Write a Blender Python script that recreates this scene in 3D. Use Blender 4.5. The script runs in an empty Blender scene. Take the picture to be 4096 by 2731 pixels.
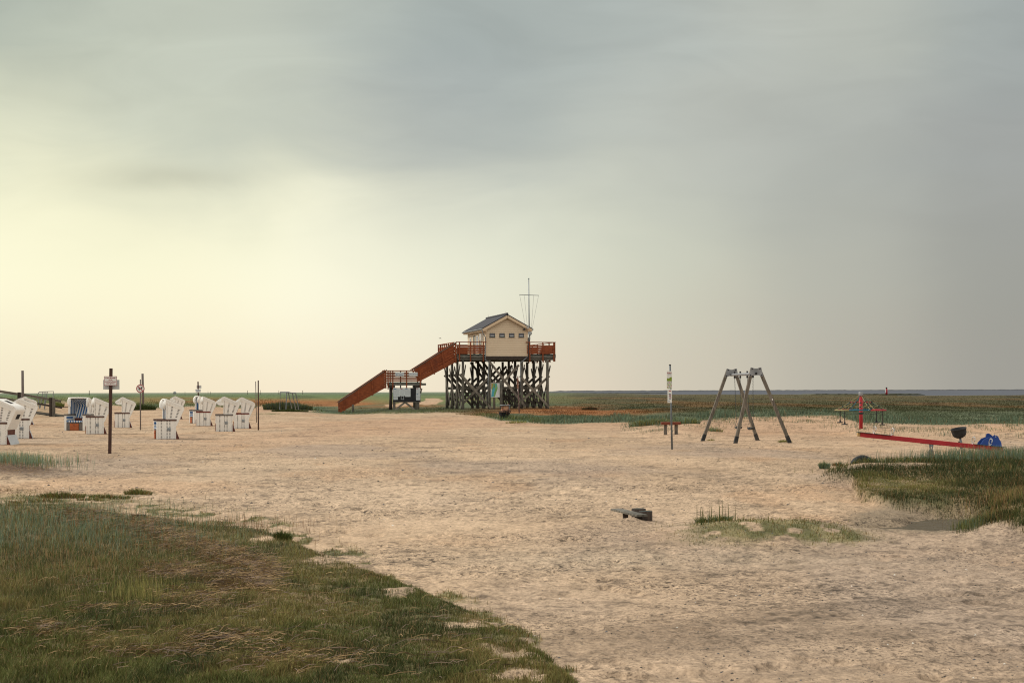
import bpy, math, random
import numpy as np
from mathutils import Vector, Matrix
random.seed(7); rng = np.random.default_rng(7)
SC = bpy.context.scene
COL = SC.collection
PI = math.pi
F = 6500.0; CH = 1.8; ROLL = 0.0029          # lens in photo pixels, eye height, tiny camera tilt

# ------------------------------------------------------------------ helpers
def s2l(c):
    return tuple((x/255/12.92 if x/255 <= 0.04045 else ((x/255+0.055)/1.055)**2.4) for x in c)
def vh(u): return 1565.0 - ROLL*(u-2048)      # horizon row at a column
def hashn(ix, iy, seed):
    h = (ix.astype(np.int64)*374761393 + iy.astype(np.int64)*668265263 + seed*1442695041) & 0xFFFFFFFF
    h = ((h ^ (h >> 13))*1274126177) & 0xFFFFFFFF
    return ((h ^ (h >> 16)) & 0xFFFF)/65535.0
def vnoise(x, y, seed=0):
    x = np.asarray(x, float); y = np.asarray(y, float)
    ix = np.floor(x); iy = np.floor(y); fx = x-ix; fy = y-iy
    fx = fx*fx*(3-2*fx); fy = fy*fy*(3-2*fy)
    a = hashn(ix, iy, seed); b = hashn(ix+1, iy, seed); c = hashn(ix, iy+1, seed); d = hashn(ix+1, iy+1, seed)
    return (a*(1-fx)+b*fx)*(1-fy) + (c*(1-fx)+d*fx)*fy
def fbm(x, y, seed=0, o=4, g=0.5):
    s = 0; a = 1; t = 0
    for i in range(o):
        s = s + a*vnoise(x*2**i+i*17.3, y*2**i-i*9.1, seed+i); t += a; a *= g
    return s/t
def sst(x, a, b):
    t = np.clip((x-a)/(b-a), 0, 1); return t*t*(3-2*t)

# shoreline of the salt marsh and other outlines, as rows per column of the view
_bu = [-1600, 0, 250, 400, 500, 600, 750, 1000, 1050, 1180, 1340, 1420, 1600, 1800, 1900, 2000, 2100, 2250, 2400, 2500, 2560, 2640, 2750, 2900, 3000, 3200, 3350, 3450, 3600, 3850, 3950, 4096, 5700]
_bv = [1640, 1640, 1607, 1611, 1630, 1633, 1628, 1634, 1626, 1638, 1650, 1650, 1650, 1652, 1664, 1682, 1694, 1697, 1690, 1688, 1700, 1693, 1684, 1668, 1662, 1666, 1662, 1688, 1690, 1700, 1690, 1695, 1700]
def ridge_h(u): return 0.30*sst(u, 2450, 2750)
def marsh_b(u):
    vb = np.interp(u, _bu, _bv); z = ridge_h(u)
    return vh(u) + (vb-vh(u))/(1-z/CH)
_mu = [-1600, 0, 150, 450, 560, 800, 1000, 1150, 1300, 1450, 1700, 1900, 2100, 2250, 2330, 2500]
_mv = [1990, 2025, 2022, 2052, 2075, 2098, 2108, 2150, 2215, 2265, 2370, 2465, 2580, 2700, 2790, 2990]
def meadow_b(u): return np.interp(u, _mu, _mv)
def blob(u, v, cu, cv, ru, rv, p=2.0):
    return np.exp(-((np.abs(u-cu)/ru)**p + (np.abs(v-cv)/rv)**p))
_tu = [3150, 3280, 3350, 3450, 3700, 3900, 4096, 5700]; _tv = [1960, 1915, 1895, 1885, 1878, 1872, 1868, 1868]
_lu = [3150, 3250, 3400, 3440, 3500, 3560, 3700, 3850, 3950, 4096, 5700]; _lv = [1925, 1918, 1935, 1995, 2018, 2030, 2034, 2034, 2060, 2130, 2130]
def mound_mask(u, v):
    t = np.interp(u, _tu, _tv); l = np.interp(u, _lu, _lv)
    return sst(v, t-14, t+6)*(1-sst(v, l-8, l+14))*sst(u, 3230, 3330)
def flat_px(X, Y):
    Y = np.maximum(Y, 0.5)
    u = 2048 + F*X/Y; v = CH*F/Y
    return u, vh(u)+v
def height(X, Y, fine=True):
    X = np.asarray(X, float); Y = np.asarray(Y, float)
    u, v = flat_px(X, Y)
    near = 1-sst(Y, 250, 600)
    z = (fbm(X/6, Y/9, 3, 3)-0.5)*0.10*near*sst(Y, 4, 14)
    # low dune line at the marsh edge on the right, marsh behind it
    mb = marsh_b(u); rh = ridge_h(u)
    z += rh*(1-sst(v, mb+4, mb+52))*(0.35+0.65*sst(v, vh(u)+30, mb-25))*(0.85+0.5*(fbm(X/2.2, Y/5, 9, 3)-0.5))
    z += 0.10*(1-sst(v, mb-6, mb+6))*(1-sst(u, 2450, 2750))*np.where(u < 1200, 0.6, 0.2)
    # foreground meadow rim
    m = sst(v, meadow_b(u)-14, meadow_b(u)+40)
    z += m*(0.05 + 0.05*(fbm(X/1.3, Y/2, 12, 3)-0.4))
    # dune corner at the left
    z += 0.16*blob(u, v, -60, 1885, 260, 38) + 0.07*blob(u, v, 250, 2015, 330, 26)
    # grassy mound right, pool in front of it
    z += 0.28*sst(mound_mask(u, v), 0, 1)*sst(u, 3180, 3480)*(1-0.55*sst(v, 1935, 2060))*(0.9+0.3*(fbm(X/1.5, Y/3, 21, 3)-0.5))
    z += 0.24*blob(u, v, 4270, 2110, 330, 60, 4)
    z -= 0.27*blob(u, v, 3800, 2074, 150, 30, 3) + 0.18*blob(u, v, 3600, 2088, 180, 15, 2.5)
    # small mound with grass in the middle of the sand, heap by the plank
    z += 0.13*blob(u, v, 3030, 2125, 290, 34, 2.4) + 0.07*blob(u, v, 2525, 2092, 55, 11) + 0.04*blob(u, v, 2450, 2090, 130, 16)
    z -= 0.04*blob(u, v, 2430, 2068, 60, 9) + 0.04*blob(u, v, 2640, 2084, 50, 9)
    # ground falls slightly in front of the stair foot
    z -= 0.26*blob(u, v, 1380, 1642, 130, 12)
    if fine:
        sand = (1-m)*(1-sst(v, mb, mb-10))
        a = (1-sst(Y, 30, 60))
        z += 0.035*(fbm(X/0.55, Y/0.55, 31, 3)-0.5)*(0.4+0.6*sst(Y, 10, 30))*np.where(Y < 60, 1, 0.3)
        # trampled hollows
        c = fbm(X/0.22, Y/0.3, 41, 2)
        z -= 0.040*a*sst(c, 0.55, 0.8)*sst(fbm(X/2.5, Y/2.5, 45, 2), 0.35, 0.6)
        z += 0.016*a*(vnoise(X/0.09, Y/0.11, 47)-0.5)*(0.3+1.4*sst(fbm(X/2, Y/3, 49, 2), .35, .65))
    return z
def G(u, v, zoff=None):
    """world point on the terrain seen at photo pixel (u, v)"""
    x = u-2048; y = 1565-v
    xr = x*math.cos(ROLL)+y*math.sin(ROLL); yr = -x*math.sin(ROLL)+y*math.cos(ROLL)
    z = 0.0
    for _ in range(8):
        Y = F*(CH-z)/max(-yr, 1.0); X = xr/F*Y
        z = float(height(X, Y, False)) if zoff is None else zoff
    return Vector((X, Y, z))
def W(u, v, Y):
    """world point at depth Y behind photo pixel (u, v)"""
    x = u-2048; y = 1565-v
    return Vector(((x+y*ROLL)/F*Y, Y, CH+(-x*ROLL+y)/F*Y))

# ------------------------------------------------------------------ materials
def mat(name, c, c2=None, scale=6, stretch=(1, 1, 1), rough=0.8, bump=0.0, metal=0.0, detail=4, dirt=None, spec=0.3, contrast=(0.35, 0.65)):
    m = bpy.data.materials.new(name); m.use_nodes = True
    nt = m.node_tree; N = nt.nodes; L = nt.links
    b = N['Principled BSDF']; b.inputs['Roughness'].default_value = rough; b.inputs['Metallic'].default_value = metal
    b.inputs['Specular IOR Level'].default_value = spec
    if c2 is None: c2 = tuple(x*0.78 for x in c)
    tc = N.new('ShaderNodeTexCoord'); mp = N.new('ShaderNodeMapping'); mp.inputs['Scale'].default_value = stretch
    L.new(tc.outputs['Object'], mp.inputs[0])
    n = N.new('ShaderNodeTexNoise'); n.inputs['Scale'].default_value = scale; n.inputs['Detail'].default_value = detail
    L.new(mp.outputs[0], n.inputs['Vector'])
    r = N.new('ShaderNodeValToRGB'); r.color_ramp.elements[0].position = contrast[0]; r.color_ramp.elements[1].position = contrast[1]
    r.color_ramp.elements[0].color = (*c2, 1); r.color_ramp.elements[1].color = (*c, 1)
    L.new(n.outputs['Fac'], r.inputs[0]); out = r.outputs[0]
    if dirt:
        n2 = N.new('ShaderNodeTexNoise'); n2.inputs['Scale'].default_value = scale*0.23; n2.inputs['Detail'].default_value = 5
        L.new(tc.outputs['Object'], n2.inputs['Vector'])
        r2 = N.new('ShaderNodeValToRGB'); r2.color_ramp.elements[0].position = 0.5; r2.color_ramp.elements[1].position = 0.7
        r2.color_ramp.elements[0].color = (0, 0, 0, 1); r2.color_ramp.elements[1].color = (0.7, 0.7, 0.7, 1)
        L.new(n2.outputs['Fac'], r2.inputs[0])
        mx = N.new('ShaderNodeMix'); mx.data_type = 'RGBA'
        L.new(r2.outputs[0], mx.inputs[0]); L.new(out, mx.inputs[6]); mx.inputs[7].default_value = (*dirt, 1); out = mx.outputs[2]
    L.new(out, b.inputs['Base Color'])
    if bump:
        bp = N.new('ShaderNodeBump'); bp.inputs['Strength'].default_value = bump; bp.inputs['Distance'].default_value = 0.02
        L.new(n.outputs['Fac'], bp.inputs['Height']); L.new(bp.outputs[0], b.inputs['Normal'])
    return m
M = {}
M['wood_grey'] = mat('weathered_wood', (0.20, 0.175, 0.14), (0.10, 0.085, 0.068), 5, (6, 6, 0.7), 0.9, 0.4, dirt=(0.06, 0.055, 0.04))
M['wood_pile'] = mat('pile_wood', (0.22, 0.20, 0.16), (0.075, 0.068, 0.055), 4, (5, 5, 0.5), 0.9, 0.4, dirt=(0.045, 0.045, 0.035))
M['brace_shaded'] = mat('shaded_brace_wood', (0.12, 0.105, 0.085), (0.065, 0.057, 0.047), 3, (1, 1, 1), 0.95)  # darker copy of the brace wood: shade between the stilts put into the colour
M['pile_shaded'] = mat('shaded_pile_wood', (0.12, 0.108, 0.088), (0.06, 0.055, 0.045), 4, (5, 5, .5), 0.95)  # pile wood darkened for the inner rows, painting in the shade there
M['wood_brace'] = mat('brace_wood', (0.27, 0.235, 0.185), (0.17, 0.145, 0.115), 3, (1, 1, 1), 0.9, 0.3, dirt=(0.07, 0.06, 0.045))
M['wood_dark'] = mat('dark_wood', (0.075, 0.055, 0.042), (0.03, 0.024, 0.02), 7, (4, 4, 0.8), 0.85, 0.4)
M['wood_brown'] = mat('brown_post', (0.085, 0.042, 0.03), (0.045, 0.024, 0.018), 7, (4, 4, 0.6), 0.8, 0.3)
M['wood_red'] = mat('rust_red_boards', (0.32, 0.082, 0.025), (0.19, 0.046, 0.015), 3, (1, 1, 3), 0.75, 0.2, dirt=(0.11, 0.03, 0.015))
M['deck_wood'] = mat('deck_wood', (0.19, 0.18, 0.15), (0.10, 0.10, 0.085), 4, (1, 3, 3), 0.9, 0.2)
M['green_dark'] = mat('mossy_plank', (0.035, 0.055, 0.045), (0.02, 0.03, 0.026), 5)
M['roof'] = mat('slate_roof', (0.055, 0.055, 0.062), (0.035, 0.035, 0.042), 8, (1, 1, 1), 0.7, 0.3)
M['frame_grey'] = mat('grey_frame', (0.07, 0.08, 0.08), (0.05, 0.06, 0.06), 3)
M['zinc'] = mat('zinc', (0.30, 0.32, 0.33), (0.20, 0.22, 0.23), 5, rough=0.45, metal=0.6)
M['steel'] = mat('steel', (0.62, 0.62, 0.6), (0.45, 0.45, 0.44), 5, rough=0.3, metal=0.85)
M['galv'] = mat('galvanised', (0.24, 0.26, 0.28), (0.17, 0.19, 0.2), 6, rough=0.5, metal=0.4)
M['pole_grey'] = mat('grey_pole', (0.16, 0.18, 0.19), (0.11, 0.125, 0.135), 8, (1, 1, .5), rough=0.5, metal=0.3)
M['plate'] = mat('swing_plate', (0.30, 0.31, 0.32), (0.2, 0.21, 0.215), 4, rough=0.55, metal=0.2)
M['white'] = mat('white_panel', (0.74, 0.74, 0.70), (0.66, 0.66, 0.62), 5, rough=0.5)
M['paper'] = mat('paper', (0.68, 0.70, 0.68), (0.60, 0.63, 0.62), 8, rough=0.7)
M['lightgrey'] = mat('light_grey_panel', (0.52, 0.54, 0.54), (0.45, 0.47, 0.47), 5, rough=0.6)
M['red_text'] = mat('red_lettering', (0.38, 0.03, 0.04), None, 5)
M['blue_text'] = mat('blue_lettering', (0.03, 0.14, 0.30), None, 5)
M['black'] = mat('black_paint', (0.018, 0.018, 0.02), (0.011, 0.011, 0.012), 6, rough=0.6)
M['rubber'] = mat('rubber', (0.028, 0.03, 0.032), (0.018, 0.019, 0.02), 9, rough=0.75, dirt=(0.10, 0.085, 0.065))
M['red_paint'] = mat('red_paint', (0.42, 0.025, 0.03), (0.33, 0.02, 0.025), 3, rough=0.45)
M['blue_paint'] = mat('blue_paint', (0.018, 0.07, 0.30), (0.014, 0.05, 0.22), 3, rough=0.5)
M['yellow'] = mat('yellow_rope', (0.32, 0.28, 0.13), None, 8)
M['teal'] = mat('teal_rope', (0.02, 0.12, 0.17), None, 8)
M['green_rope'] = mat('green_rope', (0.09, 0.14, 0.11), None, 8)
M['rope_dark'] = mat('dark_rope', (0.03, 0.05, 0.05), None, 8)
M['endgrain'] = mat('end_grain', (0.5, 0.33, 0.14), (0.4, 0.25, 0.1), 9)
M['concrete'] = mat('concrete', (0.20, 0.19, 0.18), (0.13, 0.12, 0.11), 9, rough=0.9, bump=0.3, dirt=(0.10, 0.05, 0.03))
M['green_board'] = mat('green_board', (0.012, 0.05, 0.045), None, 8, rough=0.5)
M['cloth'] = mat('awning_cloth', (0.93, 0.92, 0.86), (0.82, 0.81, 0.75), 4, (1, 5, 1), 0.9, 0.3)
M['drawer'] = mat('drawer_wood', (0.38, 0.10, 0.025), (0.28, 0.07, 0.02), 6, (1, 1, 3), 0.6)
M['red_brown'] = mat('red_brown_board', (0.15, 0.05, 0.032), (0.09, 0.03, 0.022), 7)
M['cap_brown'] = mat('cap_board', (0.15, 0.085, 0.065), (0.08, 0.05, 0.042), 9, (1, 4, 1), 0.8)
M['cap_grey'] = mat('cap_board_grey', (0.17, 0.15, 0.135), (0.10, 0.09, 0.08), 9, (1, 4, 1), 0.8)
M['cap_red'] = mat('cap_board_red', (0.17, 0.035, 0.025), (0.11, 0.025, 0.018), 9, (1, 4, 1), 0.8)
M['tan_bag'] = mat('tan_bag', (0.50, 0.26, 0.15), (0.16, 0.06, 0.04), 5, rough=0.5, bump=0.5, contrast=(.4, .6))
M['bench_red'] = mat('bench_red_wood', (0.20, 0.055, 0.028), (0.13, 0.035, 0.02), 6, (1, 4, 4))
M['post_grey'] = mat('grey_stake', (0.19, 0.16, 0.14), (0.12, 0.10, 0.09), 8, (4, 4, .6), 0.9, 0.3)
M['stake_pink'] = mat('red_grey_stake', (0.21, 0.14, 0.13), (0.12, 0.08, 0.075), 8, (4, 4, .6))
M['orange'] = mat('orange_ink', (0.45, 0.33, 0.10), None, 4)
M['map_green'] = mat('green_ink', (0.20, 0.42, 0.14), None, 4)
M['map_blue'] = mat('blue_ink', (0.10, 0.42, 0.50), None, 4)
M['grass_ink'] = mat('grass_ink', (0.22, 0.30, 0.04), None, 4)
M['grey_ink'] = mat('grey_ink', (0.34, 0.36, 0.38), (0.28, 0.30, 0.32), 4)
M['far_grey'] = mat('far_grey', (0.30, 0.30, 0.29), None, 4)

def wicker():
    """white plaited side: fine weave, dashed dark bands where the plait is open"""
    m = mat('white_wicker', (0.93, 0.90, 0.83), (0.84, 0.80, 0.72), 30, rough=0.6)
    nt = m.node_tree; N = nt.nodes; L = nt.links; b = N['Principled BSDF']
    src = b.inputs['Base Color'].links[0].from_socket
    tc = N.new('ShaderNodeTexCoord'); sp = N.new('ShaderNodeSeparateXYZ'); L.new(tc.outputs['Object'], sp.inputs[0])
    def mth(op, a, b2=None, c=None):
        n = N.new('ShaderNodeMath'); n.operation = op
        for i, x in enumerate((a, b2, c)):
            if x is None: continue
            if isinstance(x, (int, float)): n.inputs[i].default_value = x
            else: L.new(x, n.inputs[i])
        return n.outputs[0]
    at = N.new('ShaderNodeAttribute'); at.attribute_name = 'band'
    row = mth('GREATER_THAN', mth('FRACT', mth('MULTIPLY', sp.outputs[2], 18.0)), 0.5)
    dark = mth('MULTIPLY', row, at.outputs['Fac'])
    wv = mth('MULTIPLY', mth('SINE', mth('MULTIPLY', sp.outputs[2], 190.0)), mth('SINE', mth('MULTIPLY', mth('ADD', sp.outputs[0], sp.outputs[1]), 150.0)))
    wv = mth('MULTIPLY_ADD', wv, 0.08, 0.95)
    mx = N.new('ShaderNodeMix'); mx.data_type = 'RGBA'; mx.blend_type = 'MULTIPLY'; mx.inputs[0].default_value = 1
    L.new(src, mx.inputs[6]); L.new(wv, mx.inputs[7])
    m2 = N.new('ShaderNodeMix'); m2.data_type = 'RGBA'; L.new(mth('MULTIPLY', dark, 0.95), m2.inputs[0]); L.new(mx.outputs[2], m2.inputs[6])
    m2.inputs[7].default_value = (0.05, 0.042, 0.04, 1); L.new(m2.outputs[2], b.inputs['Base Color'])
    oi = N.new('ShaderNodeObjectInfo'); gr = N.new('ShaderNodeTexNoise'); gr.inputs['Scale'].default_value = 2.5; gr.inputs['Detail'].default_value = 5; L.new(tc.outputs['Object'], gr.inputs['Vector'])
    gz = mth('MULTIPLY', mth('SUBTRACT', 0.75, sp.outputs[2]), 0.25)          # grime rising from the sand
    k_ = mth('MULTIPLY_ADD', oi.outputs['Random'], 0.10, 0.90); k_ = mth('MULTIPLY', k_, mth('MULTIPLY_ADD', gr.outputs['Fac'], 0.18, 0.91)); k_ = mth('SUBTRACT', k_, mth('MULTIPLY', mth('MAXIMUM', gz, 0.0), 0.5))
    m3 = N.new('ShaderNodeVectorMath'); m3.operation = 'SCALE'; L.new(m2.outputs[2], m3.inputs[0]); L.new(k_, m3.inputs['Scale']); L.new(m3.outputs[0], b.inputs['Base Color'])
    bp = N.new('ShaderNodeBump'); bp.inputs['Strength'].default_value = 0.3; bp.inputs['Distance'].default_value = 0.01
    L.new(wv, bp.inputs['Height']); L.new(bp.outputs[0], b.inputs['Normal'])
    return m
M['wicker'] = wicker()
def striped(name, axis, n, c1=(0.72, 0.72, 0.68), c2=(0.025, 0.13, 0.33), off=0.0):
    m = bpy.data.materials.new(name); m.use_nodes = True; nt = m.node_tree; N = nt.nodes; L = nt.links; b = N['Principled BSDF']
    b.inputs['Roughness'].default_value = 0.9
    tc = N.new('ShaderNodeTexCoord'); sp = N.new('ShaderNodeSeparateXYZ'); L.new(tc.outputs['Object'], sp.inputs[0])
    a = N.new('ShaderNodeMath'); a.operation = 'MULTIPLY_ADD'; L.new(sp.outputs[axis], a.inputs[0]); a.inputs[1].default_value = n; a.inputs[2].default_value = off+50
    f = N.new('ShaderNodeMath'); f.operation = 'FRACT'; L.new(a.outputs[0], f.inputs[0])
    g = N.new('ShaderNodeMath'); g.operation = 'GREATER_THAN'; L.new(f.outputs[0], g.inputs[0]); g.inputs[1].default_value = 0.5
    nn = N.new('ShaderNodeTexNoise'); nn.inputs['Scale'].default_value = 40; L.new(tc.outputs['Object'], nn.inputs['Vector'])
    mx = N.new('ShaderNodeMix'); mx.data_type = 'RGBA'; L.new(g.outputs[0], mx.inputs[0]); mx.inputs[6].default_value = (*c1, 1); mx.inputs[7].default_value = (*c2, 1)
    mm = N.new('ShaderNodeMix'); mm.data_type = 'RGBA'; mm.blend_type = 'MULTIPLY'; mm.inputs[0].default_value = 0.3
    L.new(mx.outputs[2], mm.inputs[6]); L.new(nn.outputs['Color'], mm.inputs[7]); L.new(mm.outputs[2], b.inputs['Base Color'])
    return m
M['stripe_y'] = striped('blue_white_stripes', 1, 7.0, off=0.25)
M['stripe_x'] = striped('blue_white_side_stripes', 0, 8.0)
M['stripe_z'] = striped('blue_white_level_stripes', 2, 6.0)
def siding():
    m = mat('cream_siding', (0.73, 0.59, 0.42), (0.69, 0.55, 0.385), 0.8, rough=0.75, dirt=(0.62, 0.50, 0.335))
    nt = m.node_tree; N = nt.nodes; L = nt.links; b = N['Principled BSDF']; src = b.inputs['Base Color'].links[0].from_socket
    tc = N.new('ShaderNodeTexCoord'); sp = N.new('ShaderNodeSeparateXYZ'); L.new(tc.outputs['Object'], sp.inputs[0])
    f = N.new('ShaderNodeMath'); f.operation = 'MULTIPLY'; L.new(sp.outputs[2], f.inputs[0]); f.inputs[1].default_value = 4.35
    fr = N.new('ShaderNodeMath'); fr.operation = 'FRACT'; L.new(f.outputs[0], fr.inputs[0])
    lt = N.new('ShaderNodeMath'); lt.operation = 'LESS_THAN'; L.new(fr.outputs[0], lt.inputs[0]); lt.inputs[1].default_value = 0.15
    # shadow gap of each overlapping board, painted as a darker joint line
    mx = N.new('ShaderNodeMix'); mx.data_type = 'RGBA'; k = N.new('ShaderNodeMath'); k.operation = 'MULTIPLY'; L.new(lt.outputs[0], k.inputs[0]); k.inputs[1].default_value = 0.30
    L.new(k.outputs[0], mx.inputs[0]); L.new(src, mx.inputs[6]); mx.inputs[7].default_value = (0.27, 0.20, 0.13, 1); L.new(mx.outputs[2], b.inputs['Base Color'])
    bp = N.new('ShaderNodeBump'); bp.inputs['Strength'].default_value = 0.6; bp.inputs['Distance'].default_value = 0.03; bp.invert = True
    L.new(fr.outputs[0], bp.inputs['Height']); L.new(bp.outputs[0], b.inputs['Normal'])
    return m
M['siding'] = siding()
M['cream'] = mat('cream_trim', (0.72, 0.55, 0.37), (0.66, 0.50, 0.33), 2)
def glass():
    m = bpy.data.materials.new('window_glass'); m.use_nodes = True; b = m.node_tree.nodes['Principled BSDF']
    b.inputs['Base Color'].default_value = (0.09, 0.085, 0.10, 1); b.inputs['Roughness'].default_value = 0.08; b.inputs['Specular IOR Level'].default_value = 0.7
    return m
M['glass'] = glass()

# ------------------------------------------------------------------ mesh builder
class MB:
    def __init__(s): s.v = []; s.f = []; s.band = []
    def add(s, vs, fs, band=0.0):
        o = len(s.v); s.v += [tuple(p) for p in vs]; s.f += [tuple(i+o for i in f) for f in fs]; s.band += [band]*len(vs); return s
    def box(s, x0, x1, y0, y1, z0, z1, band=0.0):
        vs = [(x0, y0, z0), (x1, y0, z0), (x1, y1, z0), (x0, y1, z0), (x0, y0, z1), (x1, y0, z1), (x1, y1, z1), (x0, y1, z1)]
        return s.add(vs, [(0, 3, 2, 1), (4, 5, 6, 7), (0, 1, 5, 4), (1, 2, 6, 5), (2, 3, 7, 6), (3, 0, 4, 7)], band)
    def bar(s, p0, p1, w, t, up=(0, 0, 1), band=0.0):
        """straight beam: w across (perpendicular to up), t along up"""
        p0 = Vector(p0); p1 = Vector(p1); d = (p1-p0).normalized(); up = Vector(up)
        a = d.cross(up)
        if a.length < 1e-4: a = d.cross(Vector((1, 0, 0)))
        a.normalize(); b = a.cross(d).normalized(); a *= w/2; b *= t/2
        vs = [p0-a-b, p0+a-b, p0+a+b, p0-a+b, p1-a-b, p1+a-b, p1+a+b, p1-a+b]
        return s.add(vs, [(3, 2, 1, 0), (4, 5, 6, 7), (0, 1, 5, 4), (1, 2, 6, 5), (2, 3, 7, 6), (3, 0, 4, 7)], band)
    def tube(s, pts, r, n=8, closed=False, r2=None, wob=0.0):
        pts = [Vector(p) for p in pts]; k = len(pts); rings = []
        ref = Vector((0.03, 0.02, 1))
        for i, p in enumerate(pts):
            a = pts[(i-1) % k] if (closed or i > 0) else p; b = pts[(i+1) % k] if (closed or i < k-1) else p
            d = (b-a).normalized(); rf = ref if abs(d.dot(ref.normalized())) < 0.95 else Vector((1, 0.02, 0))
            x = d.cross(rf).normalized(); y = d.cross(x).normalized()
            rr = r if r2 is None else r+(r2-r)*i/(k-1)
            if wob: rr *= 1+random.uniform(-wob, wob)
            rings.append([p+x*rr*math.cos(2*PI*j/n)+y*rr*math.sin(2*PI*j/n) for j in range(n)])
        vs = [v for R_ in rings for v in R_]; fs = []
        for i in range(k if closed else k-1):
            for j in range(n):
                a = i*n+j; b = i*n+(j+1) % n; c = ((i+1) % k)*n+(j+1) % n; d = ((i+1) % k)*n+j; fs.append((a, b, c, d))
        if not closed: fs += [tuple(range(n))[::-1], tuple((k-1)*n+j for j in range(n))]
        return s.add(vs, fs)
    def lathe(s, prof, n=20, c=(0, 0, 0), M4=None):
        vs = []; fs = []
        for (r, z) in prof:
            for j in range(n): 
                p = Vector((r*math.cos(2*PI*j/n), r*math.sin(2*PI*j/n), z)); p = (M4 @ p if M4 else p)+Vector(c); vs.append(p)
        for i in range(len(prof)-1):
            for j in range(n): fs.append((i*n+j, i*n+(j+1) % n, (i+1)*n+(j+1) % n, (i+1)*n+j))
        return s.add(vs, fs)
    def prism(s, poly, y0, y1, band=0.0, plane='xz'):
        """extrude a polygon given in x,z from y0 to y1"""
        n = len(poly)
        vs = [(x, y0, z) for x, z in poly]+[(x, y1, z) for x, z in poly]
        if plane == 'yz': vs = [(y0, x, z) for x, z in poly]+[(y1, x, z) for x, z in poly]
        if plane == 'xy': vs = [(x, z, y0) for x, z in poly]+[(x, z, y1) for x, z in poly]
        fs = [tuple(range(n)), tuple(range(n, 2*n))[::-1]]+[(i, (i+1) % n, n+(i+1) % n, n+i) for i in range(n)]
        return s.add(vs, fs, band)
    def build(s, name, m, parent=None, smooth=False, off=(0, 0, 0), bevel=0.0):
        me = bpy.data.meshes.new(name); o3 = Vector(off)
        me.from_pydata([tuple(Vector(p)-o3) for p in s.v], [], s.f); me.validate()
        if any(s.band):
            a = me.attributes.new('band', 'FLOAT', 'POINT'); a.data.foreach_set('value', s.band)
        bm_fix(me)
        me.materials.append(m)
        if smooth: me.polygons.foreach_set('use_smooth', [True]*len(me.polygons))
        o = bpy.data.objects.new(name, me); COL.objects.link(o)
        if parent: o.parent = parent
        if bevel:
            b = o.modifiers.new('bevel', 'BEVEL'); b.width = bevel; b.segments = 2; b.limit_method = 'ANGLE'
        return o
import bmesh
def bm_fix(me):
    b = bmesh.new(); b.from_mesh(me); bmesh.ops.recalc_face_normals(b, faces=b.faces); b.to_mesh(me); b.free()
def tag(o, label=None, cat=None, group=None, kind=None):
    if label: o['label'] = label
    if cat: o['category'] = cat
    if group: o['group'] = group
    if kind: o['kind'] = kind
    return o
def empty(name, loc, rz=0.0, label=None, cat=None, group=None):
    o = bpy.data.objects.new(name, None); COL.objects.link(o); o.location = loc; o.rotation_euler = (0, 0, rz); o.empty_display_size = 0.2
    return tag(o, label, cat, group)
def copy_tree(o, parent=None):
    c = o.copy(); COL.objects.link(c); c.parent = parent
    for ch in [x for x in list(COL.objects) if x.parent == o]: copy_tree(ch, c)
    return c
def text(s, size, m, parent, loc, rot=(PI/2, 0, 0), name='lettering', align='CENTER', bold=0.0):
    cu = bpy.data.curves.new(name, 'FONT'); cu.body = s; cu.size = size; cu.align_x = align; cu.align_y = 'CENTER'; cu.extrude = 0.0008; cu.offset = bold; cu.space_line = 0.95
    t = bpy.data.objects.new('tmp', cu); COL.objects.link(t)
    dg = bpy.context.evaluated_depsgraph_get(); me = bpy.data.meshes.new_from_object(t.evaluated_get(dg))
    bpy.data.objects.remove(t); me.materials.clear(); me.materials.append(m)
    o = bpy.data.objects.new(name, me); COL.objects.link(o); o.parent = parent; o.location = loc; o.rotation_euler = rot
    return o
def children(o): return [x for x in COL.objects if x.parent == o]

# ------------------------------------------------------------------ camera
cam = bpy.data.cameras.new('camera'); co = bpy.data.objects.new('camera', cam); COL.objects.link(co)
cam.sensor_width = 36; cam.lens = F/4096*36; cam.shift_y = (1565-1365.5)/4096; cam.clip_start = 0.1; cam.clip_end = 60000
co.matrix_world = Matrix.Translation((0, 0, CH)) @ Matrix.Rotation(PI/2, 4, 'X') @ Matrix.Rotation(-ROLL, 4, 'Z')
SC.camera = co
SC.view_settings.view_transform = 'Standard'; SC.view_settings.look = 'None'; SC.view_settings.exposure = 0; SC.cycles.filter_width = 1.15

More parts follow.
